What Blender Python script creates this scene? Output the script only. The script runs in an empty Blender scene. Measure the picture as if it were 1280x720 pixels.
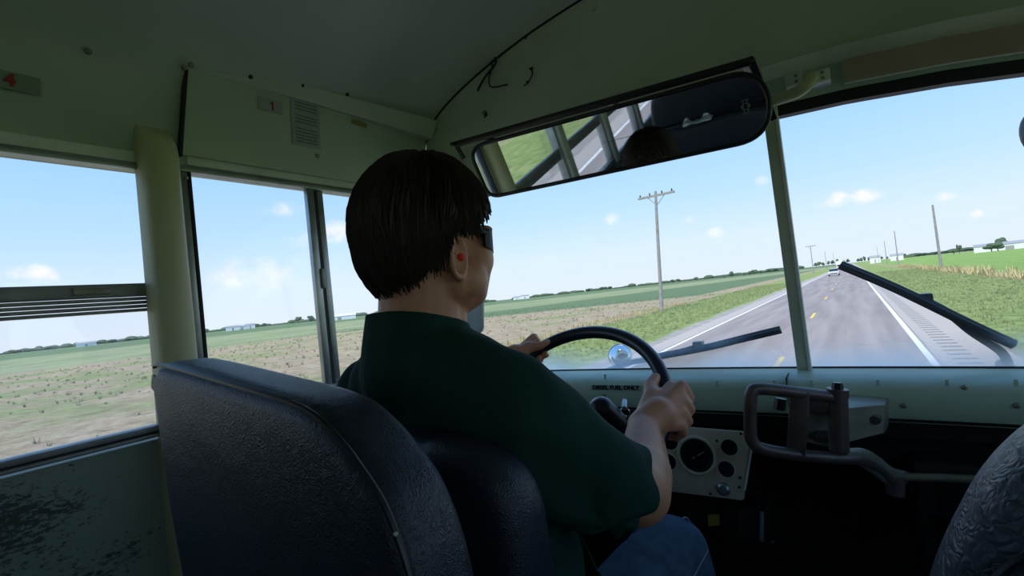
import bpy, bmesh, math, random
from mathutils import Vector, Matrix, noise
random.seed(7)
C = bpy.context.scene.collection
PI = math.pi
def V(*a): return Vector(a[0]) if len(a) == 1 else Vector(a)

# ------------------------------------------------------------------ camera frame (eye at the origin)
F = 600.0
Yc = V(425, 32, F).normalized()
Zc = V(-.107*F, F, 13.5); Zc = (Zc - Yc*Zc.dot(Yc)).normalized()
Xc = Yc.cross(Zc)
if Xc.x < 0: Xc = -Xc
def ray(px, py):
    c = V((px-640)/F, (360-py)/F, 1.0)
    return V(Xc.dot(c), Yc.dot(c), Zc.dot(c))
def at(px, py, ax, val):          # point seen at a pixel on the plane axis=val
    r = ray(px, py); return r*(val/r[ax])
def atd(px, py, d): return ray(px, py)*d
def proj(p):
    r = Xc*p[0] + Yc*p[1] + Zc*p[2]
    return (640+F*r.x/r.z, 360-F*r.y/r.z)

# ------------------------------------------------------------------ materials
def mat(name, col, rough=.6, metal=0., spec=.5, noise_amt=0., nscale=8., bump=0., bscale=60., col2=None, voro=False, coat=0., sss=0., emit=None):
    m = bpy.data.materials.new(name); m.use_nodes = True
    nt = m.node_tree; b = nt.nodes['Principled BSDF']
    b.inputs['Base Color'].default_value = (*col, 1)
    b.inputs['Roughness'].default_value = rough
    b.inputs['Metallic'].default_value = metal
    b.inputs['Specular IOR Level'].default_value = spec
    if coat: b.inputs['Coat Weight'].default_value = coat
    if sss:
        b.inputs['Subsurface Weight'].default_value = sss
        b.inputs['Subsurface Radius'].default_value = (.02, .006, .003)
    tc = nt.nodes.new('ShaderNodeTexCoord')
    if noise_amt or col2:
        n = nt.nodes.new('ShaderNodeTexNoise'); n.inputs['Scale'].default_value = nscale; n.inputs['Detail'].default_value = 6
        nt.links.new(tc.outputs['Object'], n.inputs['Vector'])
        r = nt.nodes.new('ShaderNodeValToRGB')
        c2 = col2 or tuple(max(0, c*(1-noise_amt)) for c in col)
        r.color_ramp.elements[0].position = .35; r.color_ramp.elements[0].color = (*c2, 1)
        r.color_ramp.elements[1].position = .65; r.color_ramp.elements[1].color = (*col, 1)
        nt.links.new(n.outputs['Fac'], r.inputs['Fac']); nt.links.new(r.outputs['Color'], b.inputs['Base Color'])
    if bump:
        if voro:
            n2 = nt.nodes.new('ShaderNodeTexVoronoi'); n2.feature = 'DISTANCE_TO_EDGE'; o = n2.outputs['Distance']
            w = nt.nodes.new('ShaderNodeTexNoise'); w.inputs['Scale'].default_value = bscale*.35
            nt.links.new(tc.outputs['Object'], w.inputs['Vector'])
            mx = nt.nodes.new('ShaderNodeMix'); mx.data_type = 'VECTOR'; mx.inputs['Factor'].default_value = .12
            nt.links.new(tc.outputs['Object'], mx.inputs['A']); nt.links.new(w.outputs['Color'], mx.inputs['B'])
            nt.links.new(mx.outputs['Result'], n2.inputs['Vector'])
        else:
            n2 = nt.nodes.new('ShaderNodeTexNoise'); n2.inputs['Detail'].default_value = 5; o = n2.outputs['Fac']
            nt.links.new(tc.outputs['Object'], n2.inputs['Vector'])
        n2.inputs['Scale'].default_value = bscale
        bp = nt.nodes.new('ShaderNodeBump'); bp.inputs['Strength'].default_value = bump; bp.inputs['Distance'].default_value = .004
        nt.links.new(o, bp.inputs['Height']); nt.links.new(bp.outputs['Normal'], b.inputs['Normal'])
    if emit:
        b.inputs['Emission Color'].default_value = (*emit, 1); b.inputs['Emission Strength'].default_value = 1
    return m
M = {}
M['green'] = mat('green_paint', (.56, .62, .47), .42, noise_amt=.08, nscale=5, bump=.06, bscale=25)
M['ceil'] = mat('ceiling_paint', (.52, .58, .47), .45, noise_amt=.12, nscale=3, bump=.05, bscale=18)
M['cream'] = mat('cream_paint', (.58, .56, .33), .42, noise_amt=.06, nscale=6)
M['white'] = mat('white_paint', (.86, .87, .80), .45, noise_amt=.15, nscale=10)
M['dash'] = mat('dash_green_paint', (.56, .67, .50), .36, noise_amt=.12, nscale=9, bump=.05, bscale=30)
M['gaugeplate'] = mat('grey_instrument_panel_paint', (.70, .61, .47), .45, noise_amt=.1, nscale=12)
M['alu'] = mat('aluminium', (.42, .43, .43), .38, metal=.85, noise_amt=.2, nscale=20)
M['rail'] = mat('weathered_aluminium', (.34, .34, .32), .5, metal=.5, noise_amt=.25, nscale=14)
M['rubber'] = mat('black_rubber', (.012, .012, .013), .6)
M['black'] = mat('black_plastic', (.012, .012, .014), .35)
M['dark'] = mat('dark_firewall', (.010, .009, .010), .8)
M['floor'] = mat('dark_floor_rubber', (.02, .02, .022), .7, noise_amt=.3)
M['vinyl'] = mat('blue_black_vinyl', (.019, .024, .038), .42, spec=.5, bump=.25, bscale=120, voro=True, noise_amt=.25, nscale=7)
M['vinyl2'] = mat('blue_grey_grained_vinyl', (.060, .075, .105), .42, spec=.5, bump=.55, bscale=75, voro=True, noise_amt=.25, nscale=9)
M['pipe'] = mat('vinyl_piping', (.014, .016, .022), .35)
M['chrome'] = mat('chrome', (.6, .6, .6), .15, metal=1)
M['brown'] = mat('brown_painted_steel', (.16, .12, .11), .40, metal=.35, noise_amt=.3, nscale=25)
M['olive'] = mat('olive_grey_steel', (.34, .32, .25), .4, metal=.3, noise_amt=.2, nscale=15)
M['visor'] = mat('brown_visor_board', (.46, .34, .23), .7, noise_amt=.1, nscale=15)
M['wheel'] = mat('blue_black_wheel_rim', (.018, .022, .035), .30, spec=.6)
M['skin'] = mat('skin', (.68, .31, .18), .5, noise_amt=.12, nscale=18, bump=.12, bscale=120, sss=.12)
M['hair'] = mat('dark_brown_hair', (.034, .021, .013), .5, spec=.35, noise_amt=.4, nscale=30)
M['shirt'] = mat('dark_green_cotton', (.012, .048, .036), .85, spec=.15, noise_amt=.15, nscale=12, bump=.15, bscale=200)
M['jeans'] = mat('blue_denim', (.085, .135, .20), .8, spec=.2, noise_amt=.3, nscale=40, bump=.25, bscale=260)
M['stitch'] = mat('pale_stitching', (.35, .36, .36), .7)
M['shoe'] = mat('brown_leather', (.05, .03, .02), .5)
M['lens'] = mat('dark_sunglass_lens', (.008, .010, .014), .5, spec=.06)
M['red'] = mat('ear_glow_red', (.95, .06, .03), .7)  # red glow inside the driver's ear, put into the colour
M['redink'] = mat('red_ink', (.35, .03, .02), .6)
M['blackink'] = mat('black_ink', (.01, .01, .01), .6)
M['paper'] = mat('white_label_paper', (.42, .45, .40), .6, noise_amt=.08, nscale=20)
M['greyink'] = mat('grey_ink', (.16, .17, .16), .6)
M['mount'] = mat('yellow_plastic', (.70, .52, .05), .5)
M['glassmark'] = mat('pale_etched_mark', (.30, .31, .33), .5)
M['mirror'] = mat('mirror_silver', (.86, .88, .87), .02, metal=1)
M['gauge'] = mat('black_gauge_face', (.012, .012, .014), .12, spec=.6)
M['needle'] = mat('pale_needle', (.45, .45, .42), .5)
M['wood'] = mat('weathered_pole_wood', (.36, .34, .32), .8, noise_amt=.3, nscale=3)
M['leaf'] = mat('far_tree_foliage', (.10, .15, .07), .9, noise_amt=.5, nscale=.6)
M['trunk'] = mat('tree_trunk', (.10, .08, .06), .9)
M['housewhite'] = mat('white_siding', (.85, .86, .86), .6)
M['roofgrey'] = mat('grey_roof', (.35, .34, .34), .7)
M['carwhite'] = mat('white_car_paint', (.80, .81, .82), .25, coat=.5)
M['carglass'] = mat('dark_car_glass', (.02, .025, .03), .1)
M['tissue'] = mat('white_tissue', (.75, .77, .78), .8)

def glass(name, refl=.05, dirt=0., dirt_z=None, tint=(1, 1, 1), dcol=(.80, .86, .95)):
    m = bpy.data.materials.new(name); m.use_nodes = True; nt = m.node_tree; nt.nodes.clear()
    out = nt.nodes.new('ShaderNodeOutputMaterial')
    tr = nt.nodes.new('ShaderNodeBsdfTransparent'); tr.inputs[0].default_value = (*tint, 1)
    gl = nt.nodes.new('ShaderNodeBsdfGlossy'); gl.inputs['Roughness'].default_value = .01
    fr = nt.nodes.new('ShaderNodeLayerWeight'); fr.inputs['Blend'].default_value = .12
    mu = nt.nodes.new('ShaderNodeMath'); mu.operation = 'MULTIPLY_ADD'; mu.inputs[1].default_value = .30; mu.inputs[2].default_value = refl*.4
    nt.links.new(fr.outputs['Fresnel'], mu.inputs[0])
    mx = nt.nodes.new('ShaderNodeMixShader'); nt.links.new(mu.outputs[0], mx.inputs[0])
    nt.links.new(tr.outputs[0], mx.inputs[1]); nt.links.new(gl.outputs[0], mx.inputs[2])
    last = mx
    if dirt:
        tc = nt.nodes.new('ShaderNodeTexCoord'); sp = nt.nodes.new('ShaderNodeSeparateXYZ'); nt.links.new(tc.outputs['Object'], sp.inputs[0])
        ns = nt.nodes.new('ShaderNodeTexNoise'); ns.inputs['Scale'].default_value = 5; ns.inputs['Detail'].default_value = 5
        nt.links.new(tc.outputs['Object'], ns.inputs['Vector'])
        if dirt_z:
            mr = nt.nodes.new('ShaderNodeMapRange'); mr.inputs['From Min'].default_value = dirt_z[0]; mr.inputs['From Max'].default_value = dirt_z[1]
            mr.inputs['To Min'].default_value = 1; mr.inputs['To Max'].default_value = 0; mr.interpolation_type = 'SMOOTHSTEP'
            ad = nt.nodes.new('ShaderNodeMath'); ad.operation = 'MULTIPLY_ADD'; ad.inputs[1].default_value = -.09
            nt.links.new(ns.outputs['Fac'], ad.inputs[0]); nt.links.new(sp.outputs['Z'], ad.inputs[2]); nt.links.new(ad.outputs[0], mr.inputs['Value'])
            f = nt.nodes.new('ShaderNodeMath'); f.operation = 'MULTIPLY_ADD'; f.inputs[1].default_value = dirt; f.inputs[2].default_value = .035
            nt.links.new(mr.outputs[0], f.inputs[0])
        else:
            f = nt.nodes.new('ShaderNodeMath'); f.operation = 'MULTIPLY'; f.inputs[1].default_value = dirt*2
            nt.links.new(ns.outputs['Fac'], f.inputs[0])
        d = nt.nodes.new('ShaderNodeBsdfTranslucent'); d.inputs[0].default_value = (*dcol, 1)
        m2 = nt.nodes.new('ShaderNodeMixShader'); nt.links.new(f.outputs[0], m2.inputs[0])
        nt.links.new(mx.outputs[0], m2.inputs[1]); nt.links.new(d.outputs[0], m2.inputs[2]); last = m2
    nt.links.new(last.outputs[0], out.inputs[0])
    return m
M['wsglass'] = glass('dusty_windshield_glass', .06, .96, (-.335, -.21), dcol=(1, 1, 1))
M['sideglass'] = glass('window_glass', .06, .02)
M['hazeglass'] = glass('hazy_window_glass', .08, .05)

# scratched green paint of the lower left wall
def scratched():
    m = mat('scratched_green_paint', (.28, .34, .27), .5)
    nt = m.node_tree; b = nt.nodes['Principled BSDF']
    tc = nt.nodes.new('ShaderNodeTexCoord'); sp = nt.nodes.new('ShaderNodeSeparateXYZ'); nt.links.new(tc.outputs['Object'], sp.inputs[0])
    mp = nt.nodes.new('ShaderNodeMapping'); mp.inputs['Scale'].default_value = (1, .45, 1); nt.links.new(tc.outputs['Object'], mp.inputs[0])
    n = nt.nodes.new('ShaderNodeTexNoise'); n.inputs['Scale'].default_value = 140; n.inputs['Detail'].default_value = 8; n.inputs['Roughness'].default_value = .75
    nt.links.new(mp.outputs[0], n.inputs['Vector'])
    n2 = nt.nodes.new('ShaderNodeTexNoise'); n2.inputs['Scale'].default_value = 9; n2.inputs['Detail'].default_value = 3
    nt.links.new(mp.outputs[0], n2.inputs['Vector'])
    mr = nt.nodes.new('ShaderNodeMapRange'); mr.inputs['From Min'].default_value = .43; mr.inputs['From Max'].default_value = .10
    mr.inputs['To Min'].default_value = .0; mr.inputs['To Max'].default_value = .16
    nt.links.new(sp.outputs['Y'], mr.inputs['Value'])
    a = nt.nodes.new('ShaderNodeMath'); a.operation = 'ADD'; nt.links.new(n.outputs['Fac'], a.inputs[0]); nt.links.new(mr.outputs[0], a.inputs[1])
    a2 = nt.nodes.new('ShaderNodeMath'); a2.operation = 'MULTIPLY_ADD'; a2.inputs[1].default_value = .55; nt.links.new(n2.outputs['Fac'], a2.inputs[0]); nt.links.new(a.outputs[0], a2.inputs[2])
    r = nt.nodes.new('ShaderNodeValToRGB')
    e = r.color_ramp.elements; e[0].position = .92; e[0].color = (.28, .34, .27, 1); e[1].position = .97; e[1].color = (.07, .085, .07, 1)
    nt.links.new(a2.outputs[0], r.inputs['Fac']); nt.links.new(r.outputs['Color'], b.inputs['Base Color'])
    return m
M['scratch'] = scratched()

# ------------------------------------------------------------------ mesh builder
class MB:
    def __init__(s): s.v = []; s.f = []
    def add(s, vs, fs):
        k = len(s.v); s.v += [tuple(v) for v in vs]; s.f += [tuple(i+k for i in f) for f in fs]; return s
    def box(s, x0, x1, y0, y1, z0, z1):
        vs = [(x, y, z) for x in (x0, x1) for y in (y0, y1) for z in (z0, z1)]
        return s.add(vs, [(0, 1, 3, 2), (4, 6, 7, 5), (0, 4, 5, 1), (2, 3, 7, 6), (0, 2, 6, 4), (1, 5, 7, 3)])
    def beam(s, a, b, w, h, up=(0, 0, 1)):       # square bar from a to b
        a = V(a); b = V(b); d = (b-a).normalized(); u = V(up); sd = d.cross(u).normalized(); u = sd.cross(d).normalized()
        vs = [p+sd*(i*w/2)+u*(j*h/2) for p in (a, b) for i, j in ((-1, -1), (1, -1), (1, 1), (-1, 1))]
        return s.add(vs, [(0, 1, 2, 3), (7, 6, 5, 4), (0, 4, 5, 1), (1, 5, 6, 2), (2, 6, 7, 3), (3, 7, 4, 0)])
    def tube(s, pts, r, n=12, closed=False, caps=True, flat=1.0, up=None):
        pts = [V(p) for p in pts]; N = len(pts); rs = r if isinstance(r, (list, tuple)) else [r]*N
        vs = []; prev = V(up) if up else None
        for i, p in enumerate(pts):
            if closed: t = (pts[(i+1) % N]-pts[i-1]).normalized()
            else: t = (pts[min(i+1, N-1)]-pts[max(i-1, 0)]).normalized()
            if prev is None: prev = V(0, 0, 1) if abs(t.z) < .9 else V(1, 0, 0)
            a = (prev - t*prev.dot(t)).normalized(); prev = a; b = t.cross(a)
            for k in range(n):
                q = 2*PI*k/n; vs.append(p + a*(math.cos(q)*rs[i]) + b*(math.sin(q)*rs[i]*flat))
        fs = []
        for i in range(N if closed else N-1):
            for k in range(n):
                i2 = (i+1) % N; k2 = (k+1) % n
                fs.append((i*n+k, i*n+k2, i2*n+k2, i2*n+k))
        if caps and not closed: fs += [tuple(range(n))[::-1], tuple((N-1)*n+k for k in range(n))]
        return s.add(vs, fs)
    def sphere(s, c, r, rot=None, nu=16, nv=10):
        c = V(c); r = (r, r, r) if not isinstance(r, (tuple, list)) else r
        vs = []
        for j in range(nv+1):
            th = PI*j/nv
            for i in range(nu):
                ph = 2*PI*i/nu
                p = V(r[0]*math.sin(th)*math.cos(ph), r[1]*math.sin(th)*math.sin(ph), r[2]*math.cos(th))
                if rot: p = rot @ p
                vs.append(c+p)
        fs = [(j*nu+i, (j+1)*nu+i, (j+1)*nu+(i+1) % nu, j*nu+(i+1) % nu) for j in range(nv) for i in range(nu)]
        return s.add(vs, fs)
    def prism(s, poly, off):
        n = len(poly); off = V(off); vs = [V(p) for p in poly]+[V(p)+off for p in poly]
        return s.add(vs, [tuple(range(n)), tuple(range(n, 2*n))[::-1]] + [(i, (i+1) % n+0, (i+1) % n+n, i+n)[::-1] for i in range(n)])
    def grid(s, rows, closed=False):
        n = len(rows[0]); vs = [p for r in rows for p in r]
        fs = [(i*n+j, i*n+(j+1) % n, (i+1)*n+(j+1) % n, (i+1)*n+j) for i in range(len(rows)-1) for j in range(n if closed else n-1)]
        return s.add(vs, fs)
    def disc(s, c, nrm, r, h, n=24):
        c = V(c); nrm = V(nrm).normalized(); return s.tube([c, c+nrm*h], r, n)
    def rcone(s, a, ra, b, rb, n=14):            # tapered limb with round ends
        a = V(a); b = V(b); t = (b-a).normalized(); pts = []; rs = []
        for q in (1, .8, .5, .2): pts.append(a - t*ra*q); rs.append(ra*math.sqrt(max(1-q*q, .002)))
        pts.append(a); rs.append(ra); pts.append(b); rs.append(rb)
        for q in (.2, .5, .8, 1): pts.append(b + t*rb*q); rs.append(rb*math.sqrt(max(1-q*q, .002)))
        return s.tube(pts, rs, n)
    def build(s, name, m, parent=None, bevel=0, ang=35, smooth=True, solid=0, seg=2, remesh=0, sm=0):
        me = bpy.data.meshes.new(name); me.from_pydata(s.v, [], s.f); me.update()
        bm = bmesh.new(); bm.from_mesh(me); bmesh.ops.recalc_face_normals(bm, faces=bm.faces); bm.to_mesh(me); bm.free()
        o = bpy.data.objects.new(name, me); C.objects.link(o); me.materials.append(m)
        if remesh:
            r = o.modifiers.new('r', 'REMESH'); r.mode = 'VOXEL'; r.voxel_size = remesh; r.use_smooth_shade = True
            if sm:
                q = o.modifiers.new('s', 'SMOOTH'); q.factor = .5; q.iterations = sm
            bake(o)
        if bevel:
            b = o.modifiers.new('b', 'BEVEL'); b.width = bevel; b.segments = seg; b.limit_method = 'ANGLE'; b.angle_limit = math.radians(40)
        if solid:
            b = o.modifiers.new('s', 'SOLIDIFY'); b.thickness = solid; b.offset = 0
        if bevel or solid: bake(o)
        if smooth:
            o.data.shade_smooth() if hasattr(o.data, 'shade_smooth') else None
            o.data.set_sharp_from_angle(angle=math.radians(ang))
        if parent is not None: o.parent = parent
        return o
TMP = bpy.data.scenes.new('tmp')
def bake(o):              # evaluate the modifiers in a small side scene
    TMP.collection.objects.link(o)
    vl = TMP.view_layers[0]; vl.update(); dg = vl.depsgraph
    dg.update()
    me = bpy.data.meshes.new_from_object(o.evaluated_get(dg)); TMP.collection.objects.unlink(o); o.modifiers.clear(); old = o.data; o.data = me
    if not me.materials and old.materials: me.materials.append(old.materials[0])
    bpy.data.meshes.remove(old)
def thing(name, label, cat, group=None, loc=(0, 0, 0)):
    o = bpy.data.objects.new(name, None); C.objects.link(o); o.empty_display_size = .1
    o['label'] = label; o['category'] = cat
    if group: o['group'] = group
    return o
def seat_root(o, loc):            # move an Empty to its base while keeping its parts in place
    loc = V(loc)
    o.location = loc
    for ch in o.children: ch.location = ch.location - loc
def tag(o, label, cat, group=None, kind=None):
    if label: o['label'] = label
    if cat: o['category'] = cat
    if group: o['group'] = group
    if kind: o['kind'] = kind
    return o
def struct(o): o['kind'] = 'structure'; return o
def copy_tree(o, parent=None):
    c = o.copy(); C.objects.link(c); c.parent = parent
    for ch in o.children: copy_tree(ch, c)
    return c
def text_mesh(name, s, size, m, parent, origin, right, up, bold=0.0, width=None):
    cu = bpy.data.curves.new('t', 'FONT'); cu.body = s; cu.size = size; cu.extrude = .0004; cu.offset = bold; cu.resolution_u = 3
    cu.align_x = 'CENTER'; cu.align_y = 'CENTER'
    t = bpy.data.objects.new('t', cu); C.objects.link(t); bpy.context.view_layer.update()
    me = bpy.data.meshes.new_from_object(t.evaluated_get(bpy.context.evaluated_depsgraph_get()))
    bpy.data.objects.remove(t); bpy.data.curves.remove(cu)
    right = V(right).normalized(); up = V(up).normalized(); nr = right.cross(up)
    sc = 1
    if width:
        xs = [v.co.x for v in me.vertices]; sc = width/(max(xs)-min(xs))
    for v in me.vertices: v.co = V(origin) + right*(v.co.x*sc) + up*v.co.y + nr*v.co.z
    me.materials.clear(); me.materials.append(m)
    o = bpy.data.objects.new(name, me); C.objects.link(o); o.parent = parent
    return o

# ================================================================== OUTDOORS
GZ = -2.3
def ground_mat():
    m = bpy.data.materials.new('farmland'); m.use_nodes = True; nt = m.node_tree; b = nt.nodes['Principled BSDF']
    b.inputs['Roughness'].default_value = .95; b.inputs['Specular IOR Level'].default_value = .1
    L = nt.links.new
    tc = nt.nodes.new('ShaderNodeTexCoord'); sp = nt.nodes.new('ShaderNodeSeparateXYZ'); L(tc.outputs['Object'], sp.inputs[0])
    def math_(op, a, b_=None, c=None):
        n = nt.nodes.new('ShaderNodeMath'); n.operation = op
        for i, v in enumerate((a, b_, c)):
            if v is None: continue
            if isinstance(v, (int, float)): n.inputs[i].default_value = v
            else: L(v, n.inputs[i])
        return n.outputs[0]
    def noi(scale, det=4, sc=(1, 1, 1), rough=.6):
        mp = nt.nodes.new('ShaderNodeMapping'); mp.inputs['Scale'].default_value = sc; L(tc.outputs['Object'], mp.inputs[0])
        n = nt.nodes.new('ShaderNodeTexNoise'); n.inputs['Scale'].default_value = scale; n.inputs['Detail'].default_value = det; n.inputs['Roughness'].default_value = rough
        L(mp.outputs[0], n.inputs['Vector']); return n.outputs['Fac']
    def ramp(fac, *st):
        r = nt.nodes.new('ShaderNodeValToRGB'); e = r.color_ramp.elements
        e[0].position, e[0].color = st[0][0], (*st[0][1], 1); e[1].position, e[1].color = st[-1][0], (*st[-1][1], 1)
        for p, c in st[1:-1]:
            q = e.new(p); q.color = (*c, 1)
        L(fac, r.inputs['Fac']); return r.outputs['Color']
    def mix(f, a, b_):
        n = nt.nodes.new('ShaderNodeMix'); n.data_type = 'RGBA'; L(f, n.inputs['Factor'])
        for k, v in (('A', a), ('B', b_)):
            idx = 6 if k == 'A' else 7
            L(v, n.inputs[idx])
        return n.outputs[2]
    def step(v, lo, hi):
        n = nt.nodes.new('ShaderNodeMapRange'); n.inputs['From Min'].default_value = lo; n.inputs['From Max'].default_value = hi
        n.clamp = True; L(v, n.inputs['Value']); return n.outputs[0]
    x, y = sp.outputs['X'], sp.outputs['Y']
    fine = noi(1.6, 8, (1, 1, 1), .75); mid = noi(.16, 5); big = noi(.03, 4, (1, .35, 1))
    grass = ramp(fine, (.30, (.14, .20, .05)), (.5, (.27, .34, .10)), (.70, (.44, .46, .21)))
    tan = ramp(fine, (.30, (.21, .16, .09)), (.5, (.42, .325, .21)), (.70, (.58, .48, .35)))
    field = mix(step(math_('ADD', math_('MULTIPLY', mid, .75), math_('MULTIPLY', fine, .25)), .49, .62), tan, ramp(fine, (.3, (.15, .20, .05)), (.7, (.36, .40, .17))))
    crop = ramp(noi(.9, 6, (1, 1, 1), .7), (.3, (.09, .145, .07)), (.7, (.19, .26, .12)))  # greyed: distance haze is put into the crop colour
    crop2 = ramp(noi(.05, 5), (.35, (.22, .26, .13)), (.65, (.35, .38, .20)))  # far crop, greyed in the same way to carry the haze
    rcrop = ramp(noi(.35, 7, (1, 1, 1), .7), (.3, (.18, .29, .06)), (.7, (.31, .44, .12)))
    # left side: verge | brown stubble | crop
    nx = math_('ADD', x, math_('MULTIPLY', math_('SUBTRACT', mid, .5), 5.))
    left = mix(step(nx, -14.2, -13.0), field, grass)
    lim = math_('MULTIPLY_ADD', x, -.08, y)
    lc = step(math_('ADD', y, math_('MULTIPLY', x, -.55)), 78., 82.)       # crop starts beyond this oblique line
    cx = step(x, -17.5, -18.5)
    left = mix(math_('MULTIPLY', lc, cx), left, crop)
    far = step(math_('ADD', math_('MULTIPLY', x, -1.), math_('MULTIPLY', y, .15)), 72., 80.)
    left = mix(far, left, crop2)
    far2 = step(math_('ADD', math_('MULTIPLY', x, -1.), math_('MULTIPLY', y, .3)), 210., 260.)
    left = mix(far2, left, crop)
    # right side: verge | dry strip | bright crop
    right = mix(step(nx, 8.2, 9.0), grass, ramp(fine, (.3, (.22, .22, .08)), (.7, (.50, .44, .24))))
    right = mix(step(nx, 10.6, 11.6), right, rcrop)
    right = mix(step(x, 105., 110.), right, crop2)
    side = step(x, -2, -1.9)
    col = mix(side, left, right)
    # pale gravel / dust on both shoulders
    gr = ramp(fine, (.3, (.33, .30, .26)), (.7, (.52, .48, .43)))
    ax = math_('ABSOLUTE', math_('SUBTRACT', nx, -2.13))
    ax2 = math_('ABSOLUTE', math_('SUBTRACT', math_('ADD', x, math_('MULTIPLY', math_('SUBTRACT', mid, .5), 1.2)), -2.13))
    col = mix(step(ax2, 5.0, 4.7), col, gr)
    L(col, b.inputs['Base Color'])
    bp = nt.nodes.new('ShaderNodeBump'); bp.inputs['Strength'].default_value = .8; bp.inputs['Distance'].default_value = .25
    L(fine, bp.inputs['Height']); L(bp.outputs[0], b.inputs['Normal'])
    return m
g = MB().add([(-4000, -1200, GZ-.02), (4000, -1200, GZ-.02), (4000, 5000, GZ-.02), (-4000, 5000, GZ-.02)], [(0, 1, 2, 3)]).build('ground', ground_mat(), smooth=False); struct(g)

def road_mat():
    m = mat('asphalt_road', (.33, .30, .29), .8); nt = m.node_tree; b = nt.nodes['Principled BSDF']; L = nt.links.new
    tc = nt.nodes.new('ShaderNodeTexCoord'); sp = nt.nodes.new('ShaderNodeSeparateXYZ'); L(tc.outputs['Object'], sp.inputs[0])
    def ma(op, a, b_=None, c=None):
        n = nt.nodes.new('ShaderNodeMath'); n.operation = op
        for i, v in enumerate((a, b_, c)):
            if v is None: continue
            if isinstance(v, (int, float)): n.inputs[i].default_value = v
            else: L(v, n.inputs[i])
        return n.outputs[0]
    x, y = sp.outputs['X'], sp.outputs['Y']
    def band(v, c, w): return ma('LESS_THAN', ma('ABSOLUTE', ma('SUBTRACT', v, c)), w)
    mp = nt.nodes.new('ShaderNodeMapping'); mp.inputs['Scale'].default_value = (1, .06, 1); L(tc.outputs['Object'], mp.inputs[0])
    n = nt.nodes.new('ShaderNodeTexNoise'); n.inputs['Scale'].default_value = 1.8; n.inputs['Detail'].default_value = 4; L(mp.outputs[0], n.inputs['Vector'])
    r = nt.nodes.new('ShaderNodeValToRGB'); e = r.color_ramp.elements
    e[0].position = .35; e[0].color = (.27, .225, .205, 1); e[1].position = .65; e[1].color = (.37, .315, .29, 1); L(n.outputs['Fac'], r.inputs['Fac'])
    base = r.outputs['Color']
    def mix(f, a, col):
        q = nt.nodes.new('ShaderNodeMix'); q.data_type = 'RGBA'; L(f, q.inputs['Factor']); L(a, q.inputs[6]); q.inputs[7].default_value = (*col, 1); return q.outputs[2]
    base = mix(ma('GREATER_THAN', ma('ABSOLUTE', ma('SUBTRACT', x, -2.13)), 3.45), base, (.47, .41, .36))
    base = mix(band(x, 1.20, .065), base, (.85, .85, .83))
    base = mix(band(x, -5.45, .065), base, (.85, .85, .83))
    fr = ma('FRACT', ma('DIVIDE', ma('ADD', y, -25.4+136), 13.6))
    base = mix(ma('MULTIPLY', band(x, -1.74, .06), ma('LESS_THAN', fr, .2)), base, (.80, .55, .12))
    rum = ma('MULTIPLY', band(x, 1.75, .2), ma('LESS_THAN', ma('FRACT', ma('DIVIDE', y, .6)), .35))
    base = mix(rum, base, (.24, .22, .21))
    L(base, b.inputs['Base Color']); b.inputs['Specular IOR Level'].default_value = .15
    return m
rd = MB().box(-6.3, 2.6, -1200, 4800, GZ-.3, GZ).build('road', road_mat(), smooth=False); struct(rd)

def gnd(px, py):
    return at(px, py, 2, GZ)
def dirpt(px, dist, py=None):      # ground point at a distance along the bearing of a pixel on the horizon
    hy = 328 + (1065-px)*.107
    r = ray(px, hy); r.z = 0; r.normalize(); p = r*dist; p.z = GZ; return p

# utility poles
def pole(base, h, arm=True, lean=(0, 0), label='', r=.16, group=None):
    t = thing('utility_pole', label, 'utility pole', group)
    b = V(base); top = b+V(lean[0], lean[1], h)
    MB().tube([b-V(0, 0, .3), (b+top)/2, top], [r, r*.85, r*.65], 10).build('pole', M['wood'], t)
    if arm:
        a = top-V(0, 0, .35)
        MB().beam(a-V(1.5, 0, 0), a+V(1.5, 0, 0), .16, .16).build('crossarm', M['wood'], t)
        for sx in (-1, 1):
            MB().beam(a+V(sx*.75, 0, 0), a-V(0, 0, .8), .05, .05, (0, 1, 0)).build('brace', M['wood'], t)
        for sx in (-1.3, -.5, .5, 1.3):
            MB().tube([a+V(sx, 0, .05), a+V(sx, 0, .2), a+V(sx, 0, .3)], [.05, .06, .03], 8).build('insulator', M['rubber'], t)
    seat_root(t, b); return t
b0 = gnd(827, 389)
def height_to(base, px, py):       # height so that the top shows at row py
    lo, hi = 1, 60
    for _ in range(40):
        mid = (lo+hi)/2
        if proj(V(base)+V(0, 0, mid))[1] > py: lo = mid
        else: hi = mid
    return lo
h0 = height_to(b0, 820, 241)
tp = proj(b0+V(0, 0, h0))
pole(b0, h0, lean=((820-tp[0])/F*b0.length*.9, 0), label='tall wooden utility pole with crossarm standing on the left verge, nearest pole')
pb = gnd(1177, 337.5); h1 = height_to(pb, 1165, 256)
pole(pb, h1, arm=False, lean=((1166-proj(pb+V(0, 0, h1))[0])/F*80, 0), label='bare leaning pole without a crossarm on the right verge, tallest right of the road', r=.17)
px0 = b0
for k, (px, d, h, arm, lab) in enumerate([(1016, 190, 9.5, True, 'distant crossarm pole just right of the windshield post'),
                                     (1033, 300, 9.5, False, 'tiny far pole left of the road just above the white car'),
                                     (1043, 430, 11, False, 'tiny far pole left of the road behind the delivery truck'),
                                     (1122, 165, 9.5, False, 'thin far pole right of the road behind the long wiper tip'),
                                     (1108, 250, 9.5, False, 'smaller far pole second in the row right of the road'),
                                     (1098, 400, 11, False, 'faintest far pole right of the road nearest the vanishing point')]):
    pole(dirpt(px, d), h, arm=arm, label=lab, r=.14)

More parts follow.
